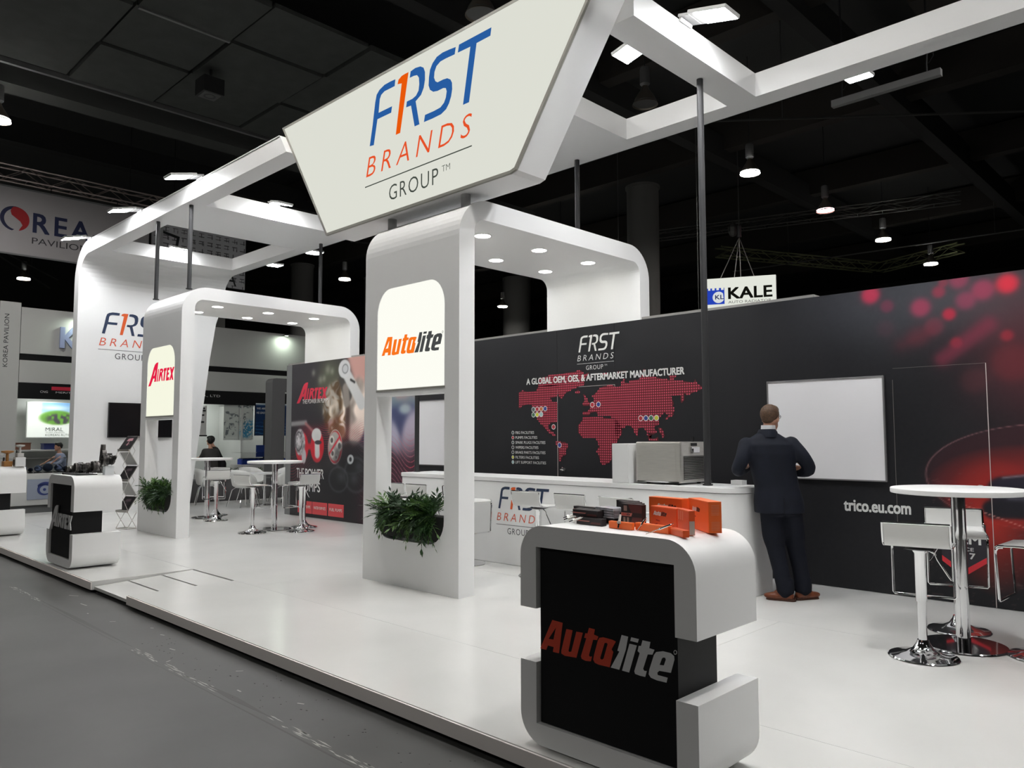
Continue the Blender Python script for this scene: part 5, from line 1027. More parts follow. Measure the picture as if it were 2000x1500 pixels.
def visitor(label, base, f, lean, top, mats, hairm, arms=None, hgt=1.7, group=None, hc_off=(0, 0, 0)):
    b = Vector(base); f = Vector(f).normalized(); sd = Vector((-f.y, f.x, 0)); s = hgt/1.75; t = thing('person', label, 'person', tuple(b), group)
    hip = b+ZA*.92*s; sh_ = hip+(ZA*math.cos(lean)+f*math.sin(lean))*.53*s; nk = sh_+(ZA*math.cos(lean*1.1)+f*math.sin(lean*1.1))*.08*s; hc = nk+(ZA*math.cos(lean*.8)+f*math.sin(lean*.8))*.12*s+Vector(hc_off)
    ang = math.degrees(math.atan2(sd.y, sd.x))+180
    q = MB()
    for k in (-1, 1): limb(q, [hip+sd*k*.09*s, b+sd*k*.10*s+f*.02+ZA*.5*s, b+sd*k*.10*s+ZA*.06*s], [.10*s, .075*s, .06*s], 8)
    o = q.build('trousers', mats[1], t); remesh(o, .03, 3)
    q = MB(); torso(q, [(tuple(hip-ZA*.12*s), .18*s, .12*s, ang), (tuple(hip+ZA*.05*s), .17*s, .12*s, ang), (tuple(hip+(sh_-hip)*.5), .18*s, .12*s, ang), (tuple(hip+(sh_-hip)*.85), .2*s, .12*s, ang), (tuple(sh_+ZA*.02), .14*s, .09*s, ang)], 16)
    hp = []
    for k in (-1, 1):
        e = sh_+sd*k*.24*s-ZA*.24*s+f*.06; h_ = e+f*.2*s-ZA*.02
        if arms and arms.get(k): e, h_ = Vector(arms[k][0]), Vector(arms[k][1])
        limb(q, [sh_+sd*k*.17*s-ZA*.03, e, h_], [.06*s, .052*s, .04*s], 8); hp.append(h_)
    o = q.build('jacket', mats[0], t); remesh(o, .03, 3)
    q = MB(); limb(q, [sh_, nk, nk+(hc-nk)*.5], [.06*s, .055*s, .05*s], 8); head(q, hc, f, s)
    q.ball(sh_-ZA*.05*s, .1*s)
    for k, h_ in zip((-1, 1), hp): limb(q, [sh_+sd*k*.1*s-ZA*.05, sh_+sd*k*.17*s-ZA*.05, (sh_+sd*k*.17*s+h_)/2, h_+f*.03], [.04, .03, .022, .022], 6); hand(q, h_+f*.02, f-ZA*.3, -ZA, s)
    o = q.build('body', SKIN, t); remesh(o, .012, 2)
    q = MB(); hair(q, hc, f, s*1.05); o = q.build('hair', hairm, t); remesh(o, .015, 2)
HB = mat('hair_black', (.008, .007, .007, 1), .5); BLC = mat('black_cloth', (.008, .008, .009, 1), .8); GRC = mat('grey_cloth', (.055, .052, .05, 1), .85); RDC = mat('rust_cloth', (.09, .028, .02, 1), .8); LBC = mat('pale_blue_cloth', (.38, .44, .62, 1), .75)
visitor('person in black jacket bending forward inside the far booth', (-20.4, 9.55, -.10), (-.2, -1, 0), .45, None, (BLC, BLC), HB, hgt=1.70, group='visitors in the far booth')
visitor('person with black hair and grey coat in front of the one in black', (-19.7, 8.95, -.10), (-1, .2, 0), .3, None, (GRC, GRC), HB, hgt=1.62, group='visitors in the far booth')
visitor('person in rust-brown top behind the farthest high table', (-20.1, 8.3, -.10), (-1, .3, 0), .35, None, (RDC, BLC), HB, hgt=1.50, group='visitors in the far booth')
visitor('person in pale blue shirt reaching over the far showcase, left edge', (-21.3, 5.95, -.10), (0.1, -1, 0), .25, None, (LBC, BLC), HB, hgt=1.5, group='visitors in the far booth')
# ------------------------------------------------------------------ neighbouring booth across the hall
XB = -22.0
kb = thing('exhibition_booth', 'far pavilion booth with tall pale fascia, black name band and lit back wall', 'booth', (XB-.8, 9.5, -.12))
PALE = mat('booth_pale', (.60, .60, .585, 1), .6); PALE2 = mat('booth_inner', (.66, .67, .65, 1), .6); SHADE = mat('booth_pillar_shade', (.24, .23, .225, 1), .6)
zf = -.12
MB().box(XB-.15, XB, 5.06, 13.2, 3.62, 4.78).build('upper_fascia', PALE, kb); MB().box(XB-.12, XB-.03, 5.06, 13.2, 3.46, 3.615).build('shadow_gap', BLK, kb)
MB().box(XB-.15, XB, 5.06, 13.2, 2.90, 3.455).build('lower_fascia', PALE, kb); MB().box(XB-.10, XB+.02, 5.05, 13.2, 2.50, 2.895).build('name_band', BLK, kb)
MB().box(XB-1.6, XB-1.5, 3.0, 13.2, zf, 2.9).build('back_wall', PALE2, kb); MB().box(XB-1.5, XB-.0, 10.88, 10.94, zf, 2.49).build('partition_wall', PALE2, kb)
MB().box(XB-1.5, XB-.15, 3.0, 13.2, 2.80, 2.88).build('booth_ceiling', PALE, kb)
MB().box(XB-1.49, XB+.01, 4.60, 5.045, zf, 4.88).build('corner_pillar', PALE, kb); MB().box(XB-1.55, XB-.0, 4.585, 4.598, zf, 4.86).build('pillar_shade_sheet', SHADE, kb)  # thin darker sheet paints shade on the pillar's aisle side
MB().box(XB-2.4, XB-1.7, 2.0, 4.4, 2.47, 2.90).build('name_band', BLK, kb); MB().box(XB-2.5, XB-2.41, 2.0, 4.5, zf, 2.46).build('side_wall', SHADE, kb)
q = MB(); text(q, 'KOREA PAVILION', (XB+.012, 4.80, 3.26), ZA, -YA, 1.31, .10); q.build('vertical_name_print', INK, kb)
for tx, y_, z_, w1, h1 in (('CNG', 5.53, 2.655, .17, .055), ('MERIT', 5.88, 2.655, .35, .045), ('INNOVATION CO., LTD', 8.35, 2.70, 1.85, .075)):
    q = MB(); text(q, tx, (XB+.022, y_, z_), YA, ZA, w1, h1); q.build('name_print', PAPER, kb)
MB().box(XB+.021, XB+.03, 5.78, 6.5, 2.73, 2.82).build('red_name_plate', RED, kb)
KB_ = mat('letter_pale_blue', srgb(165, 175, 215), .4)
q = MB(); q.prism([(5.92, 3.82), (6.03, 3.82), (6.03, 4.05), (6.2, 3.82), (6.34, 3.82), (6.12, 4.10), (6.34, 4.36), (6.2, 4.36), (6.03, 4.14), (6.03, 4.36), (5.92, 4.36)], (XB+.01, 0, 0), YA, ZA, (.06, 0, 0)); q.build('raised_letter', KB_, kb)
for i, (y, z) in enumerate(((6.4, 4.60), (12.2, 4.68), (8.6, 4.68))):
    s = thing('fascia_spotlight', 'small lit spotlight at the top of the far booth fascia, %s' % ('near the pale blue letter', 'right of the arch opening', 'middle')[i], 'spotlight', (XB+.2, y, z), 'spotlights over the far booth fascia')
    MB().tube([(XB+.001, y, z+.05), (XB+.22, y, z+.09)], .012, 6).build('arm', BLKM, s); MB().lathe([(.045, 0), (.06, -.06), (.05, -.06), (.0001, -.02)], (XB+.24, y, z+.08), 14).build('shade', BLKM, s)
    MB().lathe([(.0001, 0), (.045, 0), (.0001, -.01)], (XB+.24, y, z+.022), 12).build('bulb', glow('spot_green_white', (.85, 1, .82, 1), 450), s)
# posters and shelf
glow_print = bpy.data.materials.new('glowing_print'); glow_print.use_nodes = True; _n = glow_print.node_tree; _b = _n.nodes['Principled BSDF']  # print emits its own colour to brighten the poster
_a = _n.nodes.new('ShaderNodeVertexColor'); _a.layer_name = 'Col'; _n.links.new(_a.outputs[0], _b.inputs['Base Color']); _n.links.new(_a.outputs[0], _b.inputs['Emission Color']); _b.inputs['Emission Strength'].default_value = .75
for i, y in enumerate((3.6, 5.9, 8.0, 10.1, 12.2)):  # glowing panels added to brighten the booth interior
    l_ = thing('booth_fill_light', 'glowing fill panel added inside the far booth ceiling, panel %s from the left' % ('one', 'two', 'three', 'four', 'five')[i], 'ceiling light', (XB-.7, y, 2.79), 'added fill panels inside the far booth')
    MB().box(XB-1.0, XB-.4, y-.3, y+.3, 2.772, 2.799).build('housing', PALE, l_); MB().box(XB-.97, XB-.43, y-.27, y+.27, 2.764, 2.7715).build('diffuser', glow('booth_fill_glow', (.95, 1, .95, 1), 14), l_)
def mir(Y, Z_):
    col = np.ones(Y.shape+(3,))*np.array([222, 226, 220])/255.
    col = over(col, sm(2.20-Z_, .03)*sm(-(Y-5.86), .02), (120, 165, 205)); col = over(col, ell(Y, Z_, 6.2, 2.32, .3, .06, 0, .3)*.7, (225, 235, 240))
    n = vnoise(Y, Z_, 14, 3); e = ell(Y, Z_, 6.25, 2.06, .42, .19, 0, .06); col = over(col, e, (98, 150, 60)); col = over(col, ell(Y, Z_, 6.32, 2.03, .32, .14, 0, .1)*sm(-(n-.45), .06), (70, 66, 74))
    return col
ps = thing('glowing_poster', 'bright poster with green car-shaped island picture in the far booth', 'poster', (XB-.9, 6.0, 2.0))
MB().box(XB-1.2, XB-1.14, 5.53, 7.3, 1.52, 2.48).build('frame_box', PALE2, ps)
poster('picture_print', 5.55, 7.28, 1.54, 2.46, 120, 70, mir, lambda a, b: np.stack([np.full(a.shape, XB-1.135), a, b], -1), ps, glow_print)
q = MB(); text(q, 'MIRAL', (XB-1.13, 5.98, 1.70), YA, ZA, .42, .10); text(q, 'KOREAN AUTO', (XB-1.13, 5.98, 1.57), YA, ZA, .6, .06); text(q, 'TEAM DESIGN', (XB-1.13, 5.98, 1.65), YA, ZA, .45, .03); q.build('caption_print', INK, ps)
sf = MB().box(XB-1.45, XB-.6, 5.06, 9.0, 1.18, 1.22).build('wall_shelf', PALE, kb)
for nm, lab, y0, y1, z1, mt_ in (('wooden_box', 'brown wooden crate on the far booth shelf', 5.1, 5.55, 1.38, mat('crate_brown', srgb(115, 75, 58), .7)), ('blue_box', 'dark blue box on the far booth shelf', 5.85, 6.1, 1.36, mat('crate_blue', srgb(28, 40, 95), .5))):
    b = thing(nm, lab, 'box', (XB-.9, (y0+y1)/2, 1.2205)); MB().box(XB-1.0, XB-.7, y0, y1, 1.2205, z1).build('body', mt_, b, bevel=.006); MB().box(XB-1.01, XB-.69, y0-.01, y1+.01, z1+.0005, z1+.02).build('lid', mt_, b)
def tech(Y, Z_):
    col = np.ones(Y.shape+(3,))*np.array([214, 220, 214])/255.
    n = vnoise(Y, Z_, 11, 21); n2 = vnoise(Y, Z_, 30, 22); col = over(col, sm(-(n-.66), .02)*sm(-(n2-.42), .05), (120, 128, 130))
    col = over(col, sm(-(Y-10.86), .01)*sm(-(n2-.5), .05)*sm(-((2.3-Z_)-.0)+.0*Y, .2)*.0, (0, 0, 0))
    col = over(col, ell(Y, Z_, 11.1, 1.78, .20, .28, -.6, .1)*sm(-(n2-.4), .05), (70, 150, 190)); col = over(col, np.exp(-((Y-10.82)/.012)**2)*.6, (120, 124, 122)); return col
ps = thing('machine_poster', 'white poster with sketched machines and blue detail in the far booth', 'poster', (XB-.2, 10.9, 2.0))
MB().box(XB-.06, XB-.03, 10.35, 11.28, 1.45, 2.52).build('backing', PALE2, ps); poster('picture_print', 10.36, 11.27, 1.46, 2.51, 110, 130, tech, lambda a, b: np.stack([np.full(a.shape, XB-.026), a, b], -1), ps)
ps = thing('product_banner', 'narrow white banner with small dark product pictures behind the end wall', 'poster', (XB-.3, 9.6, 2.0))
MB().box(XB-.06, XB-.03, 9.2, 9.83, 1.60, 2.45).build('sheet', PAPER, ps); MB().box(XB-.07, XB-.01, 9.2, 9.85, 1.56, 1.599).build('bottom_bar', BLKM, ps)
q = MB()
for y, z in ((9.68, 2.35), (9.7, 2.28), (9.66, 2.15), (9.66, 1.95)): q.box(XB-.029, XB-.027, y, y+.1, z, z+.05)
q.build('product_picture_print', INK, ps)
def blu(Y, Z_):
    n = vnoise(Y, Z_, 8, 31); col = np.ones(Y.shape+(3,))*np.array([18, 52, 96])/255.; col = over(col, (np.sin(Z_*60+6*n) > .7)*sm(Z_-1.95, .05)*.6, (60, 140, 190)); col = over(col, sm(2.52-Z_, .01), (220, 230, 235)); return col
ps = thing('blue_screen', 'blue display wall with white text beyond the grey arch', 'screen', (XB+.2, 11.7, 2.1))
MB().box(XB+.0, XB+.05, 11.30, 12.6, 1.58, 2.58).build('casing', BLKM, ps); poster('picture_print', 11.31, 12.59, 1.59, 2.57, 90, 80, blu, lambda a, b: np.stack([np.full(a.shape, XB+.052), a, b], -1), ps)
for tx, z_, w1 in (('WE ARE AU RADIATOR', 2.38, .9), ('HE LEADER EVERYTHING', 2.25, .8)):
    q = MB(); text(q, tx, (XB+.055, 11.34, z_), YA, ZA, w1, .06, bold=.015); q.build('text_print', PAPER, ps)
st_ = thing('screen_stand', 'dark tapered banner stand with small blue monitor behind the shell chairs', 'stand', (XB+.7, 11.1, -.12))
MB().box(XB+.68, XB+.74, 11.24, 11.31, -.11, 2.05).build('column', BLKM, st_); MB().box(XB+.75, XB+.79, 10.98, 11.42, .95, 1.30).build('monitor', mat('monitor_blue', srgb(26, 52, 120), .4), st_); MB().box(XB+.5, XB+.9, 11.1, 11.45, -.12, -.105).build('foot', BLKM, st_)

# showcases and low barrier in front of the booth
lb = thing('low_barrier', 'dark grey low barrier wall behind the shell chairs', 'barrier', (-18.2, 8.9, -.12))
MB().box(-18.45, -18.12, 6.9, 9.77, -.12, .49).build('body', GREYD, lb); MB().box(-18.47, -18.10, 6.9, 9.765, .491, .52).build('cap', GREYM2, lb)
ga = thing('grey_arch', 'dark grey square arch beside the end of the mural wall', 'arch', (-18.3, 9.95, -.12))
MB().box(-18.45, -18.1, 9.77, 10.13, -.12, 2.72).build('leg', GREYD, ga); MB().prism([(9.77, 2.721), (12.2, 2.721), (12.2, 3.04)]+arc(9.89, 2.92, .12, 90, 180, 6), (-18.45, 0, 0), YA, ZA, (.35, 0, 0)).build('lintel', GREYD, ga)
MB().box(-18.45, -18.1, 11.9, 12.2, -.12, 2.72).build('leg', GREYD, ga)
cs = thing('glass_showcase', 'white showcase with glass top and blue eye emblem, left of the grey-lettered counter', 'showcase', (-18.5, 4.7, -.12))
MB().box(-18.95, -18.35, 4.05, 5.35, .12, .78).build('cabinet', PALE, cs, bevel=.01); MB().box(-18.9, -18.42, 4.1, 5.3, -.12, .119).build('plinth', GREYM2, cs)
MB().box(-18.36, -18.335, 4.45, 5.2, .24, .66).build('emblem_panel', mat('panel_pale_blue', srgb(150, 158, 175), .5), cs)
gl = MB(); 
for y in (4.07, 5.33): gl.tube([(-18.36, y, .78), (-18.36, y, 1.08)], .008, 6).tube([(-18.93, y, .78), (-18.93, y, 1.08)], .008, 6)
gl.build('glass_corner', ALU, cs)
gm = bpy.data.materials.new('showcase_glass'); gm.use_nodes = True; gb = gm.node_tree.nodes['Principled BSDF']; gb.inputs['Transmission Weight'].default_value = 1; gb.inputs['Roughness'].default_value = .02; gb.inputs['IOR'].default_value = 1.1
MB().box(-18.36, -18.355, 4.08, 5.32, .785, 1.08).build('front_pane', gm, cs); MB().box(-18.93, -18.36, 4.07, 5.33, 1.081, 1.09).build('top_pane', gm, cs)
ey = MB(); P1 = arc(0, 0, .13, 20, 330, 20, .12); P2 = [(a*.78+.02, b*.72) for a, b in P1]
ey.flat(P1+P2[::-1], (-18.33, 4.76, .44), YA, ZA); ey.flat(arc(.02, .02, .17, 50, 150, 8, .14)+arc(.02, -.01, .15, 150, 50, 8, .12), (-18.33, 4.76, .44), YA, ZA); ey.flat(circle(0, 0, .03, 12), (-18.33, 4.765, .44), YA, ZA)
ey.flat([(.22, -.03), (.235, -.03), (.27, .05), (.255, .05)], (-18.33, 4.76, .44), YA, ZA); ey.build('eye_emblem_print', mat('emblem_blue', srgb(45, 60, 120), .5), cs)
SB = mat('lamp_blue_chrome', (.25, .32, .55, 1), .15, .8)
for i, (y, r) in enumerate(((4.25, .06), (4.42, .075), (4.56, .05), (4.7, .08), (4.88, .1), (5.08, .09), (5.22, .06))):
    s = thing('lamp_sample', 'small chromed lamp sample in the far glass showcase, place %s from its left end' % ('one', 'two', 'three', 'four', 'five', 'six', 'seven')[i], 'car part', (-18.6, y, .781), 'lamp samples in the far glass showcase')
    MB().box(-18.6-r*.8, -18.6+r*.5, y-r*.8, y+r*.8, .781, .80).build('holder', BLKM, s); MB().ball((-18.6, y, .80+r*.9), r, r, r*.9, 10).build('reflector', SB if i % 2 else NAVY, s, smooth=True)
wt = thing('white_cabinet', 'low white cabinet behind the farthest high table', 'cabinet', (-18.9, 8.2, -.12))
MB().box(-19.2, -18.75, 6.6, 8.6, -.12, .62).build('body', PALE2, wt); MB().box(-19.22, -18.73, 6.58, 8.62, .621, .70).build('top', WHITE, wt)
bx = thing('glass_showcase', 'glass showcase with bright blue goods behind the low barrier', 'showcase', (-20.2, 10.5, -.12))
MB().box(-20.6, -20.0, 9.9, 11.4, -.12, .78).build('cabinet', PALE, bx); MB().box(-20.02, -20.01, 9.92, 11.38, .785, 1.1).build('front_pane', gm, bx); MB().box(-20.6, -20.0, 9.9, 11.4, 1.101, 1.11).build('top_pane', gm, bx)
for i, (y0, y1) in enumerate(((10.0, 10.45), (10.5, 10.85), (10.95, 11.3))):
    s = thing('blue_tray', 'bright blue goods tray in the showcase behind the barrier, %s' % ('left', 'middle', 'right')[i], 'tray', (-20.3, (y0+y1)/2, .781), 'bright blue trays in the far showcase')
    MB().box(-20.4, -20.1, y0, y1, .781, .93).build('tray_body', mat('tray_blue', srgb(35, 70, 175), .4), s, bevel=.005); MB().box(-20.38, -20.12, y0+.03, y1-.03, .9305, .95).build('goods', NAVY, s)
pb = thing('planter_box', 'white planter with small green plants on the low barrier', 'planter', (-18.28, 8.9, .521))
MB().box(-18.42, -18.16, 8.55, 9.6, .521, .60).build('trough', WHITE, pb); 
for i in range(26):
    o = bpy.data.objects.new('leaf', protos[i % 16]); C.objects.link(o); o.parent = pb; o.location = (random.uniform(-.08, .08), random.uniform(-.3, .65), .07); o.rotation_euler = (random.uniform(.2, 1.1), 0, random.uniform(-3.1, 3.1)); o.scale = (.8,)*3
# hanging banner and its truss
def truss(name, lab, a, b, w_, h_, r=.024, pitch=.5, m1=ALU, group=None):
    a, b = Vector(a), Vector(b); d = (b-a); L = d.length; d.normalize(); s = d.cross(ZA).normalized(); t = thing(name, lab, 'truss', tuple(a), group)
    for i in (-1, 1):
        for j in (0, 1): MB().tube([a+s*i*w_/2+ZA*j*h_, b+s*i*w_/2+ZA*j*h_], r, 8).build('chord', m1, t, smooth=True)
    n = max(2, int(L/pitch)); 
    q = MB()
    for k in range(n):
        p0 = a+d*(L*k/n); p1 = a+d*(L*(k+1)/n); e = k % 2
        for i in (-1, 1): q.tube([p0+s*i*w_/2+ZA*(h_ if e else 0), p1+s*i*w_/2+ZA*(0 if e else h_)], r*.5, 5, cap=False)
        q.tube([p0+s*(w_/2 if e else -w_/2)+ZA*h_, p1+s*(-w_/2 if e else w_/2)+ZA*h_], r*.5, 5, cap=False); q.tube([p0+s*w_/2, p0-s*w_/2], r*.5, 5, cap=False)
        q.tube([p0+s*(w_/2 if e else -w_/2), p1+s*(-w_/2 if e else w_/2)], r*.5, 5, cap=False)
    q.build('brace_lattice', m1, t, kind='stuff'); return t
WARM = mat('truss_warm_alu', (.55, .47, .44, 1), .35, .85)
truss('lighting_truss', 'silver lattice truss above the big hall banner', (-22.0, 1.5, 7.93), (-22.0, 10.6, 7.93), .35, .32, m1=WARM)
bn = thing('hanging_banner', 'huge pale hanging banner with red and blue round emblem and dark lettering', 'banner', (XB, 6.0, 6.9))
def ban(Y, Z_):
    n = vnoise(Y, Z_, .8, 41); n2 = vnoise(Y, Z_, 14, 42); col = np.ones(Y.shape+(3,))*np.array([182, 178, 180])/255.*(.97+.05*n[..., None]); return col
MB().box(XB-.02, XB+.0, 1.0, 8.05, 6.10, 7.74).build('cloth', mat('banner_cloth', srgb(178, 174, 176), .85, noise=.06, nscale=1), bn)
MB().box(XB-.03, XB+.01, 1.0, 8.05, 7.741, 7.78).box(XB-.03, XB+.01, 1.0, 8.05, 6.06, 6.099).build('pocket_rail', GREYM2, bn)
em = (4.97, 6.98); er = .36
yy = lambda P_: P_
MB().flat(arc(0, 0, .31, 70, 262, 22)+arc(.04, -.01, .262, 262, 80, 22), (XB+.004, 4.82, 6.97), YA, ZA).build('emblem_blue_print', mat('emblem_navy', srgb(28, 34, 70), .7), bn)
MB().flat([(a*.64, b*.64) for a, b in arc(.02, .0, .47, 100, -75, 22)+[(.18, -.36), (.26, -.22), (.18, -.08), (.02, .04), (-.12, .14), (-.16, .28), (-.12, .40)]], (XB+.005, 4.83, 6.97), YA, ZA).build('emblem_red_print', mat('emblem_red', srgb(165, 28, 34), .7), bn)
q = MB(); text(q, 'REA', (XB+.004, 5.22, 6.695), YA, ZA, 1.33, .51, bold=.03, space=1.25); q.build('name_print', mat('banner_navy', srgb(32, 40, 78), .7), bn)
q = MB(); text(q, 'PAVILION', (XB+.004, 5.215, 6.41), YA, ZA, 1.30, .16); q.build('subtitle_print', mat('banner_ink', srgb(62, 60, 64), .7), bn)
for y in (2.2, 4.0, 5.6, 7.2): MB().tube([(XB, y, 7.78), (XB, y, 7.92)], .012, 6).build('hanger', BLKM, bn)
b2 = thing('character_banner', 'grey hanging banner covered with rows of dark script characters', 'banner', (XB-.5, 9.5, 7.0))
def chars(Y, Z_):
    col = np.ones(Y.shape+(3,))*np.array([222, 222, 226])/255.; cy = np.floor(Y/.26); cz = np.floor(Z_/.24); fy = Y/.26-cy; fz = Z_/.24-cz
    h = np.modf(np.abs(np.sin(cy*12.98+cz*78.2)*43758.5))[0]; h2 = np.modf(h*17.3)[0]; h3 = np.modf(h*31.7)[0]
    k = ((np.abs(fz-.75) < .05) & (fy > .2) & (fy < .8) & (h > .2)) | ((np.abs(fy-.3-.4*h2) < .05) & (fz > .25) & (fz < .8)) | ((np.abs(fz-.3-.2*h3) < .05) & (fy > .15) & (fy < .8) & (h2 > .3)) | ((np.abs(fy-.75) < .04) & (fz > .2) & (fz < .6) & (h3 > .5))
    return over(col, k*.8, (90, 90, 94))
MB().box(XB-.52, XB-.5, 8.3, 11.15, 6.1, 7.72).build('cloth', mat('banner_grey', srgb(140, 140, 144), .85), b2)
poster('script_print', 8.3, 11.14, 6.11, 7.71, 300, 170, chars, lambda a, b: np.stack([np.full(a.shape, XB-.496), a, b], -1), b2, printed('banner_ink_print', .85))
q = MB(); q.prism([(8.62, 7.50), (9.1, 7.40), (9.06, 7.12), (8.98, 7.12), (9.01, 7.34), (8.62, 7.42)], (XB-.494, 0, 0), YA, ZA, (.002, 0, 0)); q.prism([(8.7, 7.02), (9.35, 6.92), (9.35, 6.87), (8.7, 6.96)], (XB-.494, 0, 0), YA, ZA, (.002, 0, 0)); text(q, 'A', (XB-.49, 10.5, 6.18), YA, ZA, .36, .42); q.build('large_character_print', INK, b2)

MB().tube([(XB-.51, 8.9, 7.72), (XB-.51, 8.9, 11)], .012, 6).build('hanger', BLKM, b2); MB().tube([(XB-.51, 10.7, 7.72), (XB-.51, 10.7, 11)], .012, 6).build('hanger', BLKM, b2)
for y in (2.5, 7.5): MB().tube([(XB, y, 8.25), (XB, y, 11)], .012, 6).build('hanger', BLKM, [o for o in C.objects if o.name == 'lighting_truss'][0])
# ------------------------------------------------------------------ high-bay lamps, columns, rigging
BAYG = glow('bay_glow', (1, .98, .94, 1), BAY); PINKG = glow('bay_pink', (1, .55, .58, 1), 30); 
def bay(x, y, z, lab, lit=1, vis=True):
    t = thing('pendant_lamp', lab, 'pendant lamp', (x, y, z), 'high-bay pendant lamps under the hall ceiling')
    MB().lathe([(.0001, .75), (.09, .75), (.10, .70), (.10, .42), (.06, .38), (.0001, .38)], (x, y, z), 16).build('ballast', mat('ballast_grey', (.16, .16, .16, 1), .5, .3), t, smooth=True)
    MB().lathe([(.055, .38), (.09, .30), (.19, .14), (.25, .0), (.245, .0), (.18, .14), (.08, .29)], (x, y, z), 24).build('reflector', mat('reflector_glass', (.25, .22, .18, 1), .3, .5), t, smooth=True)
    MB().tube([(x, y, z+.75), (x, y, 11)], .012, 6).build('hanger_rod', BLKM, t)
    if lit: MB().lathe([(.0001, .03), (.235, .03), (.235, .045), (.0001, .05)], (x, y, z), 24).build('lens', BAYG if lit == 1 else PINKG, t)
    else: MB().lathe([(.0001, .03), (.235, .03), (.235, .045), (.0001, .05)], (x, y, z), 24).build('lens', mat('dead_lens', (.12, .12, .12, 1), .3), t)
for a in ((-8.79, 17.46, 8, 'lit lamp with fluted glass, nearest of the row right of the column', 1), (-8.75, 21.94, 8, 'pinkish lit lamp in the row over the dark wall', 2), (-8.73, 26.6, 8, 'lit lamp in the dark area above the white letters sign, third of its row', 1), (-8.71, 31.64, 8, 'smallest lit lamp above the red glowing wall', 1),
          (-36.0, 8.3, 8, 'lit lamp low at the left edge, below the round-emblem banner', 1), (-26.8, 17.6, 8, 'lit lamp between the farther arch and the large arch', 1), (-26.9, 26.9, 8, 'lit lamp seen under the large arch beside the far column', 1), (-18.25, 3.62, 8, 'pink-rimmed lamp cut by the left picture edge above the truss', 1),
          (-8.36, 12.32, 8, 'unlit lamp seen through the opening right of the big sign', 0), (-8.32, 7.86, 8.0, 'unlit lamp behind the top edge of the big sign', 0)): bay(*a)
k = 0
for (x, y) in ((0.2, 3.6), (0.2, 12.4), (-.2, 17.5), (7, 3.6), (-27, 3.6), (-4.4, 3.3), (-18, 21), (-8.8, 3.3), (.2, -5.6), (-9, -5.6), (-18, -5.6)):  # extra lamps outside the view, added as fill light
    bay(x, y, 8, 'unseen lamp added for fill light over the hall, lamp %s' % 'abcdefghijklmnop'[k], 1); k += 1
COLM = mat('column_grey', (.13, .128, .12, 1), .8)
def column(x, y, r, z1, lab):
    t = thing('hall_column', lab, 'column', (x, y, -.12), 'round concrete columns of the hall'); MB().lathe([(r, -.12), (r, z1)], (x, y, 0), 40).build('shaft', COLM, t, smooth=True); MB().lathe([(r+.04, z1-.08), (r+.04, z1)], (x, y, 0), 40).build('collar', COLM, t, smooth=True)
column(-13.72, 20.0, .50, 9.42, 'thick round grey column behind the large arch'); column(-28.9, 30.0, .75, 10.2, 'round column seen under the large arch')
for x, y in ((-31.5, 14.2), (-31.5, 18.4), (-31.6, 22.5)): column(x, y, .5, 9.5, 'dim column over the far booth fascia %s' % {14.2: 'left', 18.4: 'middle', 22.5: 'right'}[y])
DK = mat('rigging_dark', (.10, .10, .095, 1), .5, .6)
GRN = mat('rigging_olive', (.30, .32, .18, 1), .4, .8)
truss('rigging_truss', 'dim lattice truss running to the corner above the glowing wall', (-15.0, 27, 8.6), (-11.6, 34.3, 8.6), .4, .35, .03, .6, GRN, 'dim rigging trusses over the far hall')
truss('rigging_truss', 'short olive lattice truss joining the corner above the glowing wall', (-11.5, 34.5, 8.6), (-8.0, 33.0, 8.6), .4, .35, .03, .6, GRN, 'dim rigging trusses over the far hall')
truss('rigging_truss', 'dim lattice truss crossing behind the lit lamps', (-16.5, 24.0, 8.9), (-6.5, 27, 8.9), .4, .3, .022, .7, DK, 'dim rigging trusses over the far hall')
truss('rigging_truss', 'low truss just over the dark wall left of the tall post', (-13.0, 17.5, 4.15), (-9.9, 17.0, 4.15), .4, .3, .025, .4, mat('truss_rust', (.32, .16, .10, 1), .5, .5), 'dim rigging trusses over the far hall')
for x_ in (-12.7, -10.2): MB().tube([(x_, 17.3, 4.45), (x_, 17.3, 10.985)], .01, 5).build('drop_rod', DK, [o for o in C.objects if o.name == 'rigging_truss.003'][0])
br_ = thing('hanging_bar', 'grey horizontal bar hanging under the back beam at upper right', 'bar', (-4.0, 12.6, 7))
MB().box(-4.86, -3.22, 12.56, 12.66, 6.95, 7.06).build('bar_profile', mat('bar_grey', (.38, .38, .38, 1), .5), br_)
for x in (-4.70, -3.42): MB().tube([(x, 12.6, 7.06), (x, 12.6, 7.2), (x+.02, 12.6, 7.5), (x, 12.6, 11)], .018, 6).tube([(x, 12.6, 7.55), (x+.08, 12.6, 7.5), (x+.1, 12.6, 7.3), (x+.03, 12.6, 7.2)], .01, 6).build('hanging_chain', BLKM, br_)
sp = thing('ceiling_speaker', 'black cube speaker hanging under the panelled ceiling', 'speaker', (-15.0, 6.6, 8.6))
MB().box(-15.22, -14.8, 6.38, 6.8, 8.45, 8.78).build('cabinet', mat('speaker_black', (.012, .012, .012, 1), .6), sp); MB().box(-15.18, -14.84, 6.42, 6.76, 8.44, 8.4495).build('grille', mat('grille_grey', (.08, .08, .08, 1), .6), sp); MB().tube([(-15.0, 6.6, 8.78), (-15.0, 6.6, 9.0)], .03, 8).build('bracket', BLKM, sp)
MB().lathe([(.08, 8.437), (.12, 8.437), (.12, 8.4395), (.08, 8.4395)], (-15.01, 6.59, 0), 20, ring=True).build('cone_ring', BLKM, sp)
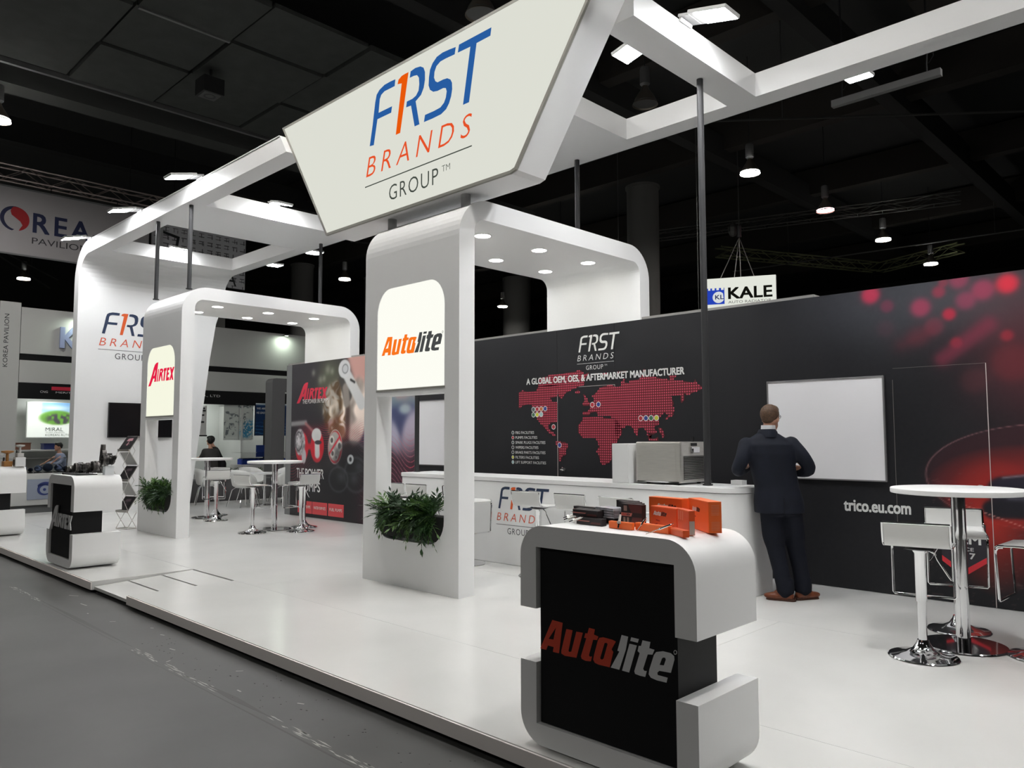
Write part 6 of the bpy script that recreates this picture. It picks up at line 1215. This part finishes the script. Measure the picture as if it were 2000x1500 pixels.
for i, (a, b) in enumerate((((-24, 16, 8.8), (-20, 26, 9.0)), ((-16, 30, 8.6), (-4, 31, 8.6)), ((-8.8, 15, 8.6), (-2, 22, 9.0)), ((-28, 3, 8.6), (-34, 9, 7.8)), ((-28, 3.5, 8.5), (-35, 9, 7.6)))):
    t = thing('cable_tray', 'thin dark pipe run under the hall ceiling, %s' % ('behind the farther arch', 'far behind the lamps', 'over the right of the hall', 'low left, upper of the pair', 'low left, lower of the pair')[i], 'pipe', a, 'thin dark pipes under the hall ceiling'); MB().tube([a, b], .03, 6).build('pipe_run', DK, t)
    for u_ in (.2, .8):
        p_ = Vector(a).lerp(Vector(b), u_); MB().tube([p_, (p_.x, p_.y, 10.985)], .01, 5).build('drop_rod', DK, t)
# hanging cube sign with the blue and black lettering
ks = thing('hanging_cube_sign', 'lit white hanging box sign with blue square emblem and black letters', 'sign', (-10.5, 20.0, 5.5))
kc = Vector((-10.49, 20.0, 5.52)); ku = Vector((math.cos(R(-24)), math.sin(R(-24)), 0)).normalized(); ku = Vector((.905, .425, 0)).normalized(); kn = Vector((-ku.y, ku.x, 0))*-1
MB().obox(kc-kn*.9-ZA*.02, ku*1.01, kn*.895, ZA*.56).build('box_body', mat('sign_white', (.7, .71, .68, 1), .5), ks, bevel=.03)
MB().obox(kc+kn*.002, ku*1.0, kn*.004, ZA*.53).build('lit_face', glow('kale_face', (.80, .82, .74, 1), .95), ks)
o_ = kc+kn*.012; e = lambda a, b: o_+ku*a+ZA*b
q = MB(); q.flat([(-.89, -.22), (-.40, -.22), (-.40, .25), (-.42, .25), (-.42, .19), (-.49, .19), (-.49, .25), (-.55, .25), (-.55, .19), (-.62, .19), (-.62, .25), (-.67, .25), (-.67, .19), (-.74, .19), (-.74, .25), (-.79, .25), (-.79, .19), (-.85, .19), (-.85, .25), (-.89, .25)], o_, ku, ZA); q.build('emblem_square_print', glow('kale_blue', srgb(40, 70, 190), .9), ks)
q = MB(); q.flat(arc(-.565, -.02, .165, 40, 330, 22), o_+kn*.003, ku, ZA); q.build('emblem_disc_print', glow('kale_disc', (.75, .78, .80, 1), .9), ks)
q = MB(); text(q, 'KL', e(-.66, -.08)+kn*.006, ku, ZA, .24, .13, bold=.03); q.build('emblem_text_print', glow('kale_navy', srgb(30, 40, 90), .8), ks)
q = MB(); text(q, 'KALE', e(-.30, -.09), ku, ZA, 1.20, .34, bold=.045); q.build('name_print', glow('kale_black', srgb(20, 20, 16), .8), ks)
q = MB(); text(q, 'AUTO RADIATOR', e(-.30, -.215), ku, ZA, 1.17, .075, bold=.012); q.build('subtitle_print', glow('kale_grey', srgb(125, 125, 122), .8), ks)
top = kc-kn*.9+ZA*1.9
for a, b in ((-.5, 0), (-.12, 0), (.0, -1.5), (.42, 0)): MB().tube([kc+ku*a+kn*b+ZA*.53, top], .011, 5).build('sling', ALU, ks)
MB().tube([top, top+ZA*.35], .07, 8).build('hoist', BLKM, ks); MB().tube([top+ZA*.35, (top.x, top.y, 11)], .015, 6).build('chain', DK, ks)
MB().ball(top+Vector((-.25, .1, .3)), .16, .16, .22, 8).build('chain_bag', DK, ks)
MB().box(-13.0, -12.0, 16.5, 16.9, 3.4, 3.9).build('lit_wall_top', glow('far_lit_wall', (.9, .95, .92, 1), .9), None) if False else None
